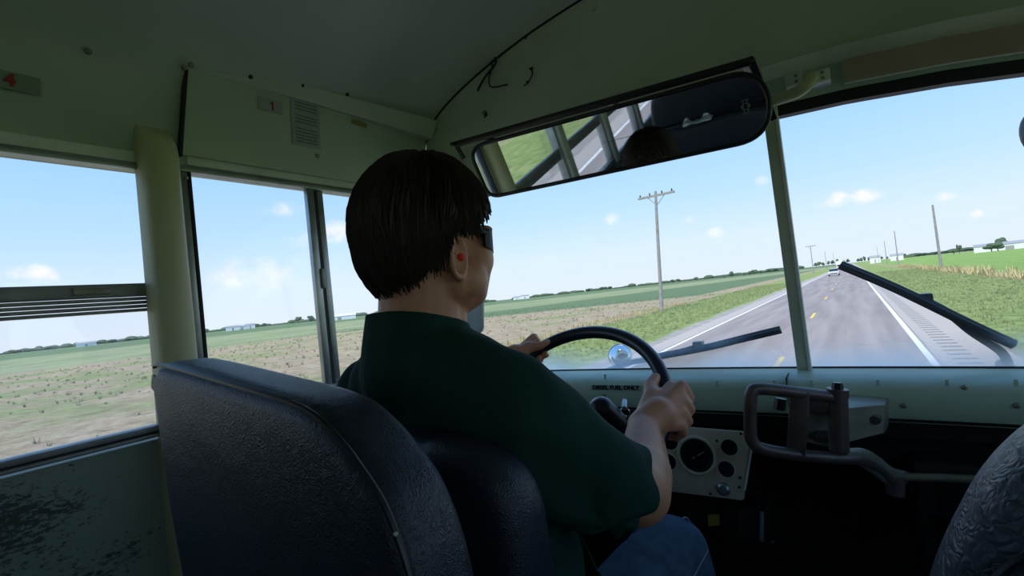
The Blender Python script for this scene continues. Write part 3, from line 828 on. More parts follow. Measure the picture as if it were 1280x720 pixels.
# lettering
cA, cB = dash_pt(741, 483), dash_pt(800, 486)
cc = (cA+cB)/2; wv = (cB-cA)
t = thing('text_label', 'pale strip label reading diesel fuel only on the dashboard', 'label')
rt = V(1, wv.y/wv.x, 0).normalized(); nm = V(rt.y, -rt.x, 0)
if nm.y > 0: nm = -nm
wl = wv.length+.012
cc = V(cc.x, cc.y, cc.z)+nm*.003
MB().prism([cc-rt*wl/2-V(0, 0, .008), cc+rt*wl/2-V(0, 0, .008), cc+rt*wl/2+V(0, 0, .008), cc-rt*wl/2+V(0, 0, .008)], nm*.0006).build('strip', mat('pale_green_strip', (.46, .56, .46), .5), t, smooth=False)
text_mesh('lettering', 'DIESEL FUEL ONLY', .0165, M['blackink'], t, cc+nm*.0012, rt, (0, 0, 1), .0009, width=wl*.92)
# dark firewall and under-dash
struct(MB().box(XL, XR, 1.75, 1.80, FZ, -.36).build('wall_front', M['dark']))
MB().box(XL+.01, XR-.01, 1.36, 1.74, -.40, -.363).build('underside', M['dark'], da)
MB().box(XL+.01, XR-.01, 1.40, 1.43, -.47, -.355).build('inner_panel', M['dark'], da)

# instrument cluster
ic = thing('instrument_cluster', 'grey instrument cluster plate with round gauges under the dashboard', 'gauge panel')
tiltc = V(0, -1, .12).normalized()
def icp(px, py):      # plane through a point below the dash
    p0 = V(-.40, 1.27, -.45); r = ray(px, py); return r*(tiltc.dot(p0)/tiltc.dot(r))
A = [icp(790, 529), icp(938, 541), icp(929, 626), icp(790, 609)]
MB().prism(A, -tiltc*.02).build('plate', M['gaugeplate'], ic, bevel=.003)
e1, e2 = icp(939, 558), icp(930, 612)
MB().beam(e1-V(-.002, 0, 0), e2-V(-.002, 0, 0), .004, .012, (0, 1, 0)).build('edge_strip', M['white'], ic)
def gauge(px, py, rpx, needle=False, tube=True, name='gauge', m=None):
    c = icp(px, py); d = Xc.z*c.x+Yc.z*c.y+Zc.z*c.z; r = rpx*d/F
    g_ = MB().tube([c-tiltc*.004, c+tiltc*.002], r*.97, 32).build(name, m or M['gauge'], ic)
    rt_ = V(1, 0, 0); up_ = rt_.cross(tiltc); 
    if up_.z < 0: up_ = -up_
    ring = [c+tiltc*.004+rt_*math.cos(a)*r*1.06+up_*math.sin(a)*r*1.06 for a in [2*PI*k/40 for k in range(40)]]
    MB().tube(ring, r*.10, 8, closed=True).build('bezel', M['gaugeplate'], g_)
    if needle:
        MB().beam(c+tiltc*.004-rt_*r*.25-up_*r*.2, c+tiltc*.004+rt_*r*.45+up_*r*.25, .0022, .001, tuple(tiltc)).build('needle', M['needle'], g_)
        mb = MB()
        for k in range(21):
            a = math.radians(225-270*k/20); q0 = .80 if k % 2 else .74
            mb.beam(c+tiltc*.0035+(rt_*math.cos(a)+up_*math.sin(a))*r*q0, c+tiltc*.0035+(rt_*math.cos(a)+up_*math.sin(a))*r*.88, .0010, .0006, tuple(tiltc))
        mb.build('dial_marks', M['greyink'], g_)
        MB().tube([c+tiltc*.003, c+tiltc*.007], r*.09, 12).build('needle_hub', M['black'], g_)
    return g_
gauge(871, 569, 21, True)
for p in [(912, 559, 10), (908, 586, 10), (838, 552, 10), (836, 577, 10)]: gauge(*p)
c = icp(905, 611); MB().tube([c, c+tiltc*.008, c+tiltc*.012], [.016, .015, .010], 20).build('key_switch', M['alu'], ic)
for (px, py) in [(852, 547), (896, 551), (926, 542), (925, 597), (924, 609), (888, 617)]:
    screw(icp(px, py), tiltc, .0035, ic, M['rubber'])
c = icp(905, 609)
seat_root(ic, (-.42, 1.28, -.62))

# manual door control: gearbox on the ledge, forked handle, lever and rod
dc = thing('door_control_lever', 'brown steel manual door control with forked handle bolted to the dashboard', 'door lever')
Y0 = 1.10
def d_(px, py, dep): return atd(px, py, dep)
D = .98
P1, P2, P3, P4 = d_(938, 488, D), d_(1046, 497, D+.0), d_(938, 555, D), d_(1050, 568, D)
top = smooth_pts([d_(1046, 497, D), d_(1000, 491, D), d_(950, 486, D), d_(940, 491, D), d_(938, 505, D), d_(938, 540, D), d_(942, 554, D), d_(956, 562, D), d_(1000, 569, D), d_(1050, 573, D), d_(1075, 574, D+.01), d_(1095, 584, D+.03), d_(1112, 598, D+.05), d_(1128, 598, D+.07)], 5)
MB().tube(top, .0125, 12).build('handle_frame', M['brown'], dc)
MB().beam(d_(1000, 488, D+.0), d_(995, 568, D), .034, .012, (0, 1, 0)).build('cross_plate', M['brown'], dc, bevel=.003)
MB().tube([d_(1047, 492, D), d_(1049, 563, D)], .018, 18).build('pivot_sleeve', M['brown'], dc)
MB().tube([d_(1047, 486, D), d_(1047, 496, D)], .020, 18).build('collar', M['brown'], dc)
MB().tube([d_(1046.5, 478, D), d_(1047, 488, D)], [.009, .011], 6).build('pivot_bolt', M['black'], dc)
# lever strap down to the joint
MB().tube(smooth_pts([d_(1056, 571, D), d_(1075, 571, D+.005), d_(1092, 580, D+.02), d_(1110, 594, D+.04), d_(1130, 599, D+.06)], 5), .019, 12, flat=.35, up=(0, -.3, 1)).build('strap', M['olive'], dc)
MB().tube([d_(1119, 594, D+.055), d_(1119, 618, D+.055)], .017, 16).build('joint', M['brown'], dc)
J_ = d_(1124, 596, D+.055)
MB().tube([J_, at(1180, 597, 1, J_.y), at(1235, 600, 1, J_.y), at(1330, 606, 1, J_.y)], .0085, 12).build('connecting_rod', M['olive'], dc)
# gearbox block bolted to the ledge
bx = []
q0, q1, q2, q3 = d_(978, 498, 1.09), d_(1107, 503, 1.04), d_(1106, 543, 1.04), d_(985, 566, 1.09)
back = V(.02, .20, .012)
bxm = MB(); k4 = [d_(985, 510, 1.09), d_(1035, 514, 1.0), d_(1107, 505, 1.03), d_(1106, 543, 1.03), d_(1035, 558, 1.0), d_(985, 548, 1.09)]
n6 = len(k4)
bk = [V(p.x+.01, 1.335, p.z+.006) for p in k4]
bxm.add(k4+bk, [tuple(range(6)), tuple(range(6, 12))[::-1]]+[(i, (i+1) % 6, (i+1) % 6+6, i+6) for i in range(6)])
bxm.build('gearbox', M['olive'], dc, bevel=.004)
p = d_(1096, 523, 1.028); MB().tube([p+V(0, .005, 0), p-V(.004, .018, 0)], .010, 6).build('bolt', M['brown'], dc)
p = d_(1111, 511, 1.11); MB().tube([p-V(.02, 0, 0), p+V(.006, 0, 0)], .015, 14).build('side_bolt', M['brown'], dc)
MB().tube([d_(976, 498, 1.04), d_(974, 512, 1.04)], .012, 10).build('rear_bolt', M['black'], dc)
MB().beam(d_(1010, 505, 1.02), d_(1040, 507, 1.0), .03, .05, (0, 1, 0)).build('pivot_block', M['brown'], dc, bevel=.003)
MB().box(-.10, -.05, 1.20, 1.34, -.375, -.360).build('support_bracket', M['brown'], dc, bevel=.003)

# dim things below the dash
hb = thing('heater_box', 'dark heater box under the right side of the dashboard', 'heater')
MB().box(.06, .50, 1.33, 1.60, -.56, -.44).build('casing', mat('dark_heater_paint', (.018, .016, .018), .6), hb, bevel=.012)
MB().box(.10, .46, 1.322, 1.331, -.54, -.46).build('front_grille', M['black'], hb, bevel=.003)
MB().tube([(.08, 1.5, -.56), (.08, 1.5, -1.2)], .02, 10).build('hose', M['rubber'], hb)
ps = thing('control_box', 'dark control box hanging right below the instrument cluster', 'control box')
MB().prism([at(922, 638, 1, 1.27), at(958, 640, 1, 1.27), at(956, 680, 1, 1.27), at(920, 678, 1, 1.27)], (0, .12, 0)).build('casing', mat('dark_grey_plastic', (.02, .02, .022), .45), ps, bevel=.008)
MB().tube([at(952, 640, 1, 1.262), at(952, 676, 1, 1.262)], .005, 8).build('bright_edge', M['rail'], ps)
MB().tube([at(940, 612, 1, 1.30), at(941, 638, 1, 1.32)], .018, 12).build('mounting_stem', M['black'], ps)
MB().tube([at(966, 676, 1, 1.27), at(966, 678.5, 1, 1.27)], .004, 8).build('indicator_knob', M['alu'], ps)
yt = MB().prism([at(884, 644, 1, 1.36), at(899, 644, 1, 1.36), at(900, 657, 1, 1.36), at(885, 659, 1, 1.36)], (0, .012, 0)).build('pull_knob', M['mount'], bevel=.004)
tag(yt, 'small square yellow pull knob in the dark below the instrument cluster', 'knob')
stem = MB().tube([at(891, 651, 1, 1.37), at(891, 651, 1, 1.37)+V(0, .38, 0)], .004, 8).build('rod', M['rubber'], yt)

# ================================================================== HEADER FITTINGS
# interior mirror
MN = V(0, -.966, -.257).normalized()
mc = at(772, 165, 1, 1.12)
def mp(px, py, off=0.):
    r = ray(px, py); return r*(MN.dot(mc)/MN.dot(r)) + MN*off
mr = thing('interior_mirror', 'long rounded interior rear view mirror in a black frame', 'mirror')
def rrect(cor, rad, n=8):      # rounded quad in pixel terms
    out = []
    m = len(cor)
    for i in range(m):
        p0, p1, p2 = V(*cor[i-1], 0), V(*cor[i], 0), V(*cor[(i+1) % m], 0)
        a = p1+(p0-p1).normalized()*rad[i]; b_ = p1+(p2-p1).normalized()*rad[i]
        for k in range(n+1):
            t_ = k/n; q = a*(1-t_)**2+p1*2*t_*(1-t_)+b_*t_*t_; out.append((q.x, q.y))
    return out
outl = rrect([(585, 185), (955, 83), (968, 170), (612, 247)], [22, 48, 48, 14], 10)
face = [mp(*p) for p in outl]
cen = sum(face, V(0, 0, 0))/len(face)
inner = [cen+(p-cen)*.985 for p in face]
# housing
back = [p-MN*.022 for p in face]
MB().add([p+MN*.001 for p in face]+[cen+(p-cen)*.97-MN*.022 for p in face], [tuple(range(len(face), 2*len(face)))[::-1]]+[(i, (i+1) % len(face), (i+1) % len(face)+len(face), i+len(face)) for i in range(len(face))]).build('housing', M['black'], mr)
MB().add(inner+[cen], [(i, (i+1) % len(inner), len(inner)) for i in range(len(inner))]).build('mirror_glass', M['mirror'], mr, smooth=False)
MB().tube(face, .0055, 10, closed=True).build('rim', M['black'], mr)
# etched emblem on the glass
ec = mp(932, 133, .0012); ex = (mp(942, 130, .0012)-ec).normalized(); ey = MN.cross(ex).normalized()
mb = MB()
for sgn in (-1, 1):
    mb.beam(ec-ex*.004*sgn-ey*.012, ec-ex*.004*sgn+ey*.012, .0012, .0006, tuple(MN))
    mb.beam(ec-ex*.008*sgn-ey*.004, ec-ex*.008*sgn+ey*.004, .0012, .0006, tuple(MN))
ringp = [ec+ex*.0065*math.cos(a)+ey*.0065*math.sin(a) for a in [2*PI*k/20 for k in range(20)]]
mb.tube(ringp, .0008, 5, closed=True)
mb.beam(ec-ex*.007+ey*.013, ec+ex*.007+ey*.013, .0012, .0006, tuple(MN)); mb.beam(ec-ex*.007-ey*.013, ec+ex*.007-ey*.013, .0012, .0006, tuple(MN))
mb.build('etched_emblem', M['glassmark'], mr)
# bracket bar across the top with two end straps
bL, bR = bulk_pt(566, 180)-V(0, .03, 0), V(0, 0, 0)
brk = MB()
def bp(px, py, off=.012): return mp(px, py, -off)
brk.beam(bp(566, 181), bp(938, 76), .018, .012, tuple(MN)); brk.build('top_bar', M['black'], mr, bevel=.002)
MB().beam(bp(566, 180), bp(577, 199), .012, .006, tuple(MN)).build('end_strap', M['black'], mr)
MB().beam(bp(938, 73), bp(967, 150), .012, .006, tuple(MN)).build('end_strap', M['black'], mr)
for (px, py) in ((600, 172), (760, 128), (930, 80)):
    a = bp(px, py); b_ = bulk_pt(px, py-6)
    MB().beam(a, V(a.x, b_.y+.01, a.z+.004), .012, .012).build('mounting_arm', M['black'], mr)
for (px, py) in ((566, 180), (939, 74)):
    MB().tube([bp(px, py, .02), bp(px, py, -.006)], .006, 8).build('bolt', M['black'], mr)

# pale tube grab handle right of the mirror
gh = thing('grab_handle', 'short curved cream tube handle between mirror and visor', 'handle')
hp = lambda px, py, o=0: bulk_pt(px, py)-V(0, .035+o, 0)
q = [hp(955, 136, .0), hp(985, 129, .02), hp(1002, 124, .03), hp(1013, 115, .03), hp(1017, 106, .02)]
q.append(q[-1]+V(.0, .06, .006))
MB().tube(smooth_pts(q, 5), .0135, 14).build('tube', M['cream'], gh)
for (px, py) in ((1027, 103), (995, 107)):
    p = bulk_pt(px, py)-V(0, .048, 0)
    b_ = MB().box(p.x-.018, p.x+.018, p.y, p.y+.05, p.z-.014, p.z+.014).build('flange', M['white'], gh, bevel=.002)
    for dz in (-.006, .007): screw(p+V(.004, 0, dz), (0, -1, 0), .0038, b_)

# brown sun visor board
vs = thing('sun_visor', 'flat brown sun visor board along the right windshield header', 'sun visor')
vis = []
vx = [at(1059, 0+130, 1, 1.33).x + .02*i for i in range(48)]
x00 = at(1059, 130, 1, 1.33).x
vx = [x00+.03*i for i in range(30)]; vx = [x for x in vx if x < 1.0]
A_ = [head_pt(x, .024, -.045) for x in vx]; B_ = [head_pt(x, .066, -.075) for x in vx]
rr = [[A_[i], B_[i], B_[i]+V(0, .008, .001), A_[i]+V(0, .008, .001)] for i in range(len(vx))]
mb = MB().grid(rr, closed=True); mb.add(rr[0], [(0, 1, 2, 3)]); mb.add(rr[-1], [(3, 2, 1, 0)])
mb.build('board', M['visor'], vs, ang=30)
MB().tube([p+V(0, .003, -.001) for p in A_], .0022, 6).build('edge_binding', M['white'], vs)
for x in (x00+.16, x00+.5):
    p = head_pt(x, .066, -.073); MB().beam(p, p+V(0, .045, .012), .02, .004).build('hinge', M['alu'], vs)

# small dark mirror at the right edge of the frame (seen on the right side of the bus)
rm = thing('side_mirror', 'dark backed side mirror at the right edge beyond the windshield', 'mirror')
cR = atd(1293, 165, 1.75)
rx = Matrix.Rotation(0, 3, 'X')
MB().sphere(cR, (.04, .03, .075)).build('housing', M['black'], rm)
MB().tube([cR+V(0, .02, -.05), cR+V(.05, .04, -.5), cR+V(.08, -.1, -.75)], .008, 8).build('arm', M['black'], rm)

# ================================================================== WIPERS
def wiper(name_lab, blade_px, arm_px, depth_y, w):
    t = thing('windshield_wiper', name_lab, 'wiper')
    P = [at(px, py, 1, depth_y) for px, py in blade_px]
    P = [V(p.x, ws_y(p.x, p.z)+.035, p.z)*1.0 for p in P]
    # re-project so that the blade stays on its line of sight just outside the glass
    Q = []
    for (px, py) in blade_px:
        r = ray(px, py); y = 1.5
        for _ in range(6): p = r*(y/r.y); y = ws_y(p.x, p.z)+.032
        Q.append(r*(y/r.y))
    MB().tube(smooth_pts(Q, 4), w*.5, 8, flat=.55).build('blade_carrier', M['rubber'], t)
    MB().tube([q+V(0, -.008, 0) for q in smooth_pts(Q, 4)], w*.28, 6).build('rubber_blade', M['rubber'], t)
    R = []
    for (px, py) in arm_px:
        r = ray(px, py); y = 1.5
        for _ in range(6): p = r*(y/r.y); y = ws_y(p.x, p.z)+.055
        R.append(r*(y/r.y))
    MB().tube(smooth_pts(R, 4), [w*.42]*(4*(len(R)-1)+1), 8).build('arm', M['black'], t)
    mid = R[0]
    MB().box(mid.x-.014, mid.x+.014, mid.y-.022, mid.y+.01, mid.z-.010, mid.z+.016).build('joint_clip', M['black'], t, bevel=.003)
    MB().tube([R[-1]+V(0, -.03, 0), R[-1]+V(0, .06, -.0)], .014, 10).build('pivot', M['black'], t)
    return t
wiper('black wiper lying nearly level at the foot of the left windshield', [(976, 412), (930, 423), (880, 435), (820, 446)], [(874, 433), (830, 445), (780, 455), (765, 463)], 1.5, .021)
wiper('long black wiper slanting down across the right windshield', [(1050, 331), (1110, 356), (1165, 382), (1220, 409), (1268, 431)], [(1156, 375), (1185, 391), (1215, 415), (1252, 440), (1262, 462)], 1.5, .022)

# fender and side mirrors outside on the left
fm = thing('fender_mirror', 'small round fender mirror beyond the top of the steering wheel', 'mirror')
c = atd(774, 444, 2.4); nv = (-c).normalized()
nv = (nv+V(-.25, 0, .2)).normalized()
a1 = nv.cross(V(0, 0, 1)).normalized(); a2 = a1.cross(nv)
rr = [[c + (a1*math.cos(q)+a2*math.sin(q))*.056*math.sin(s_) - nv*(.02*(1-math.cos(s_))) + nv*.01 for q in [2*PI*k/28 for k in range(28)]] for s_ in (0.01, .4, .8, 1.2, PI/2)]
MB().grid(rr, closed=True).build('convex_glass', M['mirror'], fm)
MB().tube([c+(a1*math.cos(q)+a2*math.sin(q))*.057-nv*.01 for q in [2*PI*k/28 for k in range(28)]], .004, 8, closed=True).build('rim', M['chrome'], fm)
MB().tube([c-nv*.01, c-nv*.03+V(0, 0, -.10), V(c.x-.02, c.y+.1, c.z-.75)], .008, 8).build('stalk', M['rubber'], fm)
sm_ = thing('side_mirror', 'flat side mirror in a grey tube frame beside the driver\'s chin', 'mirror')
depS = 1.86
S = rrect([(566, 352), (603, 352), (603, 415), (566, 418)], [8, 8, 8, 8], 6)
S3 = [atd(px, py, depS) for px, py in S]
cs = sum(S3, V(0, 0, 0))/len(S3)
MB().tube(S3, .007, 8, closed=True).build('frame', M['alu'], sm_)
nS = (S3[5]-cs).cross(S3[20]-cs).normalized()
if nS.dot(cs) > 0: nS = -nS
MB().prism([cs+(p-cs)*.99 for p in S3], -nS*.004).build('mirror_plate', mat('pale_mirror_plate', (.75, .80, .82), .12, metal=.6), sm_, smooth=False)
MB().tube([atd(585, 417, depS), atd(586, 470, depS), atd(560, 520, depS-.1)], .008, 8).build('arm', M['alu'], sm_)

# ================================================================== SEATS
def cushion(mb_outline, nrm, thick, rnd, name, m, parent, nseg=5, bulge=.0):
    # outline: list of 3D points of the back face; extruded along nrm with rounded rims
    n_ = V(nrm).normalized(); P = [V(p) for p in mb_outline]; c = sum(P, V(0, 0, 0))/len(P)
    N = len(P)
    # inward directions
    inn = []
    for i in range(N):
        t = (P[(i+1) % N]-P[i-1]).normalized(); d = n_.cross(t)
        if d.dot(c-P[i]) < 0: d = -d
        inn.append(d)
    rows = []
    for k in range(nseg+1):
        a = PI/2*k/nseg; rows.append([P[i]+inn[i]*rnd*(1-math.sin(a))+n_*rnd*(1-math.cos(a)) for i in range(N)])
    for k in range(nseg+1):
        a = PI/2*k/nseg; rows.append([P[i]+inn[i]*rnd*(1-math.cos(a))+n_*(thick-rnd*(1-math.sin(a))) for i in range(N)])
    # cap rings
    def caps(row, sgn):
        cc_ = sum(row, V(0, 0, 0))/N; out = [row]
        for f in (.85, .6, .3, .0005):
            out.append([cc_+(p-cc_)*f + n_*sgn*bulge*(1-f*f) for p in row])
        return out
    cb = caps(rows[0], -1); cf = caps(rows[-1], 1)
    allr = cb[::-1][:-1] + rows + cf[1:]
    return MB().grid(allr, closed=True).build(name, m, parent, ang=70)
def densify(P, n=5): return smooth_pts(P, n)

# big bench back between the camera and the driver
bs = thing('bench_seat', 'tall dark blue vinyl seat back with piping, in the near left foreground', 'seat')
yb = .24
pxo = [(183, 470), (190, 459), (204, 455), (300, 482), (376, 507), (420, 545), (450, 585), (475, 625), (497, 680), (514, 740), (532, 830)]
top_ = [at(px, py, 1, yb) for px, py in pxo]
P = densify(top_, 4)
xr = P[-1].x; xl = at(230, 720, 1, yb).x
P += [V(xr+.005, yb, -.6), V(xr, yb, -.80), V(xl+.02, yb, -.80), V(xl+.01, yb, -.6), V(xl, yb, -.40), V((xl+P[0].x)/2-.012, yb, -.22)]
P = [V(p.x, p.y, p.z) for p in P]
bb = cushion(P, (-.02, 1, -.04), .080, .022, 'backrest', M['vinyl'], bs, bulge=.004)
pp = [p+V(0, -.000, 0) for p in P[:46]]
MB().tube([p + V(.004, .0, -.002) for p in P[5:41]], .0028, 6).build('piping', M['pipe'], bs)
MB().box(xl, xr, yb+.0, yb+.50 if 0 else yb+.10, -.9, -.78).build('seat_base', M['vinyl'], bs, bevel=.03)
sc_ = at(494, 664, 1, yb+.0); MB().sphere(sc_+V(.004, -.003, 0), .0018).build('upholstery_pin', M['needle'], bs)
for x in (xl+.06, xr-.06):
    MB().tube([(x, yb+.05, -.85), (x, yb+.05, FZ)], .016, 10).build('leg', M['olive'], bs)
seat_root(bs, (-.6, yb, FZ))

# driver's seat
ds = thing('driver_seat', 'dark blue vinyl driver\'s seat with rounded back behind the driver', 'seat')
yd = .385
pxd = [(480, 760), (485, 640), (492, 585), (505, 562), (530, 553), (562, 560), (595, 578), (622, 606), (640, 645), (650, 700), (660, 780)]
Pd = densify([at(px, py, 1, yd) for px, py in pxd], 4)
# extend to the hidden left half of the seat
xr2 = Pd[-1].x
ctr = -.56; 
left = [V(2*ctr-p.x, p.y, p.z) for p in Pd[::-1]]
right_half = [p for p in Pd if p.x > ctr+.12]
lh = [V(2*ctr-p.x, yd, p.z) for p in right_half[::-1]]
tz = max(p.z for p in right_half)
outd = lh + [V(ctr, yd, tz+.006)] + right_half + [V(right_half[-1].x, yd, -.80), V(lh[0].x, yd, -.80)]
cushion(outd, (0, 1, -.04), .075, .028, 'backrest', M['vinyl'], ds, bulge=.0)
MB().box(ctr-.25, ctr+.25, yd+.02, yd+.50, -.86, -.75).build('seat_cushion', M['vinyl'], ds, bevel=.04, seg=4)
MB().tube([(ctr, yd+.27, -.86), (ctr, yd+.27, FZ)], [.05, .09], 20).build('pedestal', M['black'], ds)
seat_root(ds, (ctr, yd+.27, FZ))

# seat at the lower right edge
rs_ = thing('passenger_seat', 'grained blue grey vinyl seat back cropped at the lower right corner', 'seat')
yr_ = .50
pxr = [(x+20, y+34) for x, y in [(1140, 780), (1158, 720), (1176, 678), (1196, 640), (1216, 605), (1240, 574), (1262, 552), (1285, 533), (1320, 512), (1380, 500), (1460, 498), (1560, 520)]]
Pr = densify([at(px, py, 1, yr_) for px, py in pxr], 4)
Pr += [V(Pr[-1].x+.06, yr_, Pr[-1].z-.05), V(Pr[-1].x+.10, yr_, -.4), V(Pr[-1].x+.10, yr_, -.75), V(Pr[0].x-.015, yr_, -.75), V(Pr[0].x-.01, yr_, -.55)]
cushion(Pr, (.03, 1, 0), .10, .035, 'backrest', M['vinyl2'], rs_, bulge=.012, nseg=6)
prr = [p for p in Pr[:36]]
cR_ = sum(Pr, V(0, 0, 0))/len(Pr)
MB().tube([p+(cR_-p).normalized()*.045+V(0, -.001, 0) for p in prr], .0035, 6).build('piping', M['pipe'], rs_)
MB().box(Pr[0].x, Pr[0].x+.5, yr_+.05, yr_+.42, -.86, -.76).build('seat_cushion', M['vinyl2'], rs_, bevel=.03)
for x in (Pr[0].x+.06, Pr[0].x+.44):
    MB().tube([(x, yr_+.1, -.86), (x, yr_+.1, FZ)], .016, 10).build('leg', M['olive'], rs_)
seat_root(rs_, (Pr[0].x+.2, yr_+.2, FZ))

# rows of dark seats farther back (they show in the mirror)
def rear_seat(x, y, label, topz, w=.86):
    t = thing('bench_seat', label, 'seat', 'bench seats behind the camera')
    P = densify([V(x-w/2, y, -.78), V(x-w/2, y, -.3), V(x-w/2+.01, y, topz-.12), V(x-w/2+.09, y, topz-.01), V(x, y, topz), V(x+w/2-.09, y, topz-.01), V(x+w/2-.01, y, topz-.12), V(x+w/2, y, -.3), V(x+w/2, y, -.78)], 5)
    cushion(P, (0, -1, .02), .10, .035, 'backrest', M['vinyl'], t)
    MB().box(x-w/2, x+w/2, y-.10, y+.42, -.88, -.77).build('seat_cushion', M['vinyl'], t, bevel=.03)
    for sx in (-1, 1): MB().tube([(x+sx*w*.4, y+.2, -.87), (x+sx*w*.4, y+.2, FZ)], .015, 8).build('leg', M['olive'], t)
    seat_root(t, (x, y, FZ)); return t
for k in range(4):
    s_ = rear_seat(-.62 if k else -.60, -.45-.69*k, ['dark bench seat directly behind the camera, nearest in the mirror', 'high backed dark bench seat second nearest in the mirror', 'dark bench seat third in the row seen in the mirror', 'dark bench seat farthest in the row seen in the mirror'][k], (-.01, .10, .12, .12)[k], .82)
ti = MB(); rt_ = random.Random(4); rr = []
for i in range(9):
    rr.append([V(-.66+.018*i, -.50+.014*j, -.010+.034*max(0, math.sin(i*1.1+.6))*math.sin(PI*j/5)+rt_.uniform(0, .008)) for j in range(6)])
tag(ti.grid(rr).build('tissue', M['tissue'], solid=.0015, ang=20), 'crumpled white tissue lying on top of a dark seat back, seen in the mirror', 'tissue')

# camera operator's dark jacketed shoulder and head show in the mirror: a passenger in the seat behind
def person_mesh(): pass

# ================================================================== DRIVER
Hc = V(-.549, .566, .104)
yaw = math.radians(-8)      # turned slightly right
HR = Matrix.Rotation(yaw, 3, 'Z') @ Matrix.Rotation(math.radians(-3), 3, 'X')
def hl(x, y, z): return Hc + HR @ V(x, y, z)
drv = thing('person', 'driver with short dark brown hair in a dark green t-shirt and blue jeans', 'person')

# wheel geometry first (hands close on it)
WC = V(-.561, .960, -.268); WR = .225; WT = .797
wu_, wv_ = V(1, 0, 0), V(0, math.cos(WT), math.sin(WT)); wN = V(0, -math.sin(WT), math.cos(WT))
def rim(a, rr=WR): return WC + wu_*math.cos(a)*rr + wv_*math.sin(a)*rr
RRIM = .0160

body = MB()
# head
body.sphere(hl(0, -.012, .020), (.073, .094, .094), HR, 28, 18)
body.sphere(hl(0, .028, -.030), (.060, .068, .085), HR, 24, 16)     # face mass
body.sphere(hl(0, .058, -.085), (.036, .036, .030), HR)             # chin
for sx in (-1, 1):
    body.sphere(hl(.040*sx, .050, -.030), (.032, .036, .040), HR)   # cheeks
    body.sphere(hl(.052*sx, .020, -.065), (.026, .042, .030), HR)   # jaw angle
    body.rcone(hl(.050*sx, .030, -.055), .028, hl(.022*sx, .056, -.082), .028); body.rcone(hl(.044*sx, .048, -.035), .030, hl(.020*sx, .060, -.075), .028); body.rcone(hl(.045*sx, .0, -.07), .03, hl(.012*sx, .045, -.088), .03)
    body.sphere(hl(.032*sx, .078, .020), (.026, .016, .010), HR)    # brow
    body.rcone(hl(.030*sx, .082, .0), .012, hl(.034*sx, .082, 0), .012)   # eye lids
body.rcone(hl(0, .090, .010), .010, hl(0, .108, -.026), .014)       # nose
for sx in (-1, 1): body.sphere(hl(.012*sx, .100, -.030), (.009, .010, .008), HR)
body.rcone(hl(-.018, .086, -.055), .008, hl(.018, .086, -.055), .008)
body.rcone(hl(-.014, .084, -.066), .009, hl(.014, .084, -.066), .009)
# ears
for sx in (-1, 1):
    ctr_ = hl(.077*sx, -.016, -.036)
    el = [ctr_ + HR @ V(.008*sx - .004*sx*math.cos(a), .017*math.cos(a)-.004, .031*math.sin(a)) for a in [2*PI*k/16 for k in range(16)]]
    body.tube(el, .0052, 8, closed=True)
    body.sphere(ctr_+HR @ V(-.002*sx, -.002, 0), (.006, .015, .026), HR)
    body.sphere(ctr_+HR @ V(.004*sx, .002, -.028), (.005, .007, .009), HR)
# neck
NB_ = V(-.572, .535, -.075)
body.rcone(hl(0, -.030, -.050), .062, NB_, .068, 20)
body.rcone(hl(0, .0, -.070), .048, NB_+V(0, .035, .0), .055, 20)
# torso
SH_R, SH_L = V(-.368, .520, -.158), V(-.730, .560, -.150)
HP = V(-.545, .575, -.66)
body.rcone(SH_L*.75+SH_R*.25+V(0, 0, .015), .075, SH_R*.75+SH_L*.25+V(0, 0, .015), .075, 18)
body.sphere(V(-.555, .555, -.30), (.185, .12, .18)); body.sphere(V(-.55, .575, -.48), (.185, .15, .17)); body.sphere(HP, (.18, .15, .12))
# arms
EL_R = atd(797, 616, .70); W_R = atd(812, 553, .925)
EL_L = V(-.84, .74, -.38)
def limb(mb, a, ra, b_, rb, c_, rc, extra=0):
    mb.rcone(a, ra+extra, b_, rb+extra, 16); mb.rcone(b_, rb+extra, c_, rc+extra, 16)
body.rcone(SH_R, .058, EL_R, .047, 18)
mid_ = EL_R*.68+W_R*.32
body.rcone(EL_R, .047, mid_, .047, 18); body.rcone(mid_, .046, W_R, .029, 18)
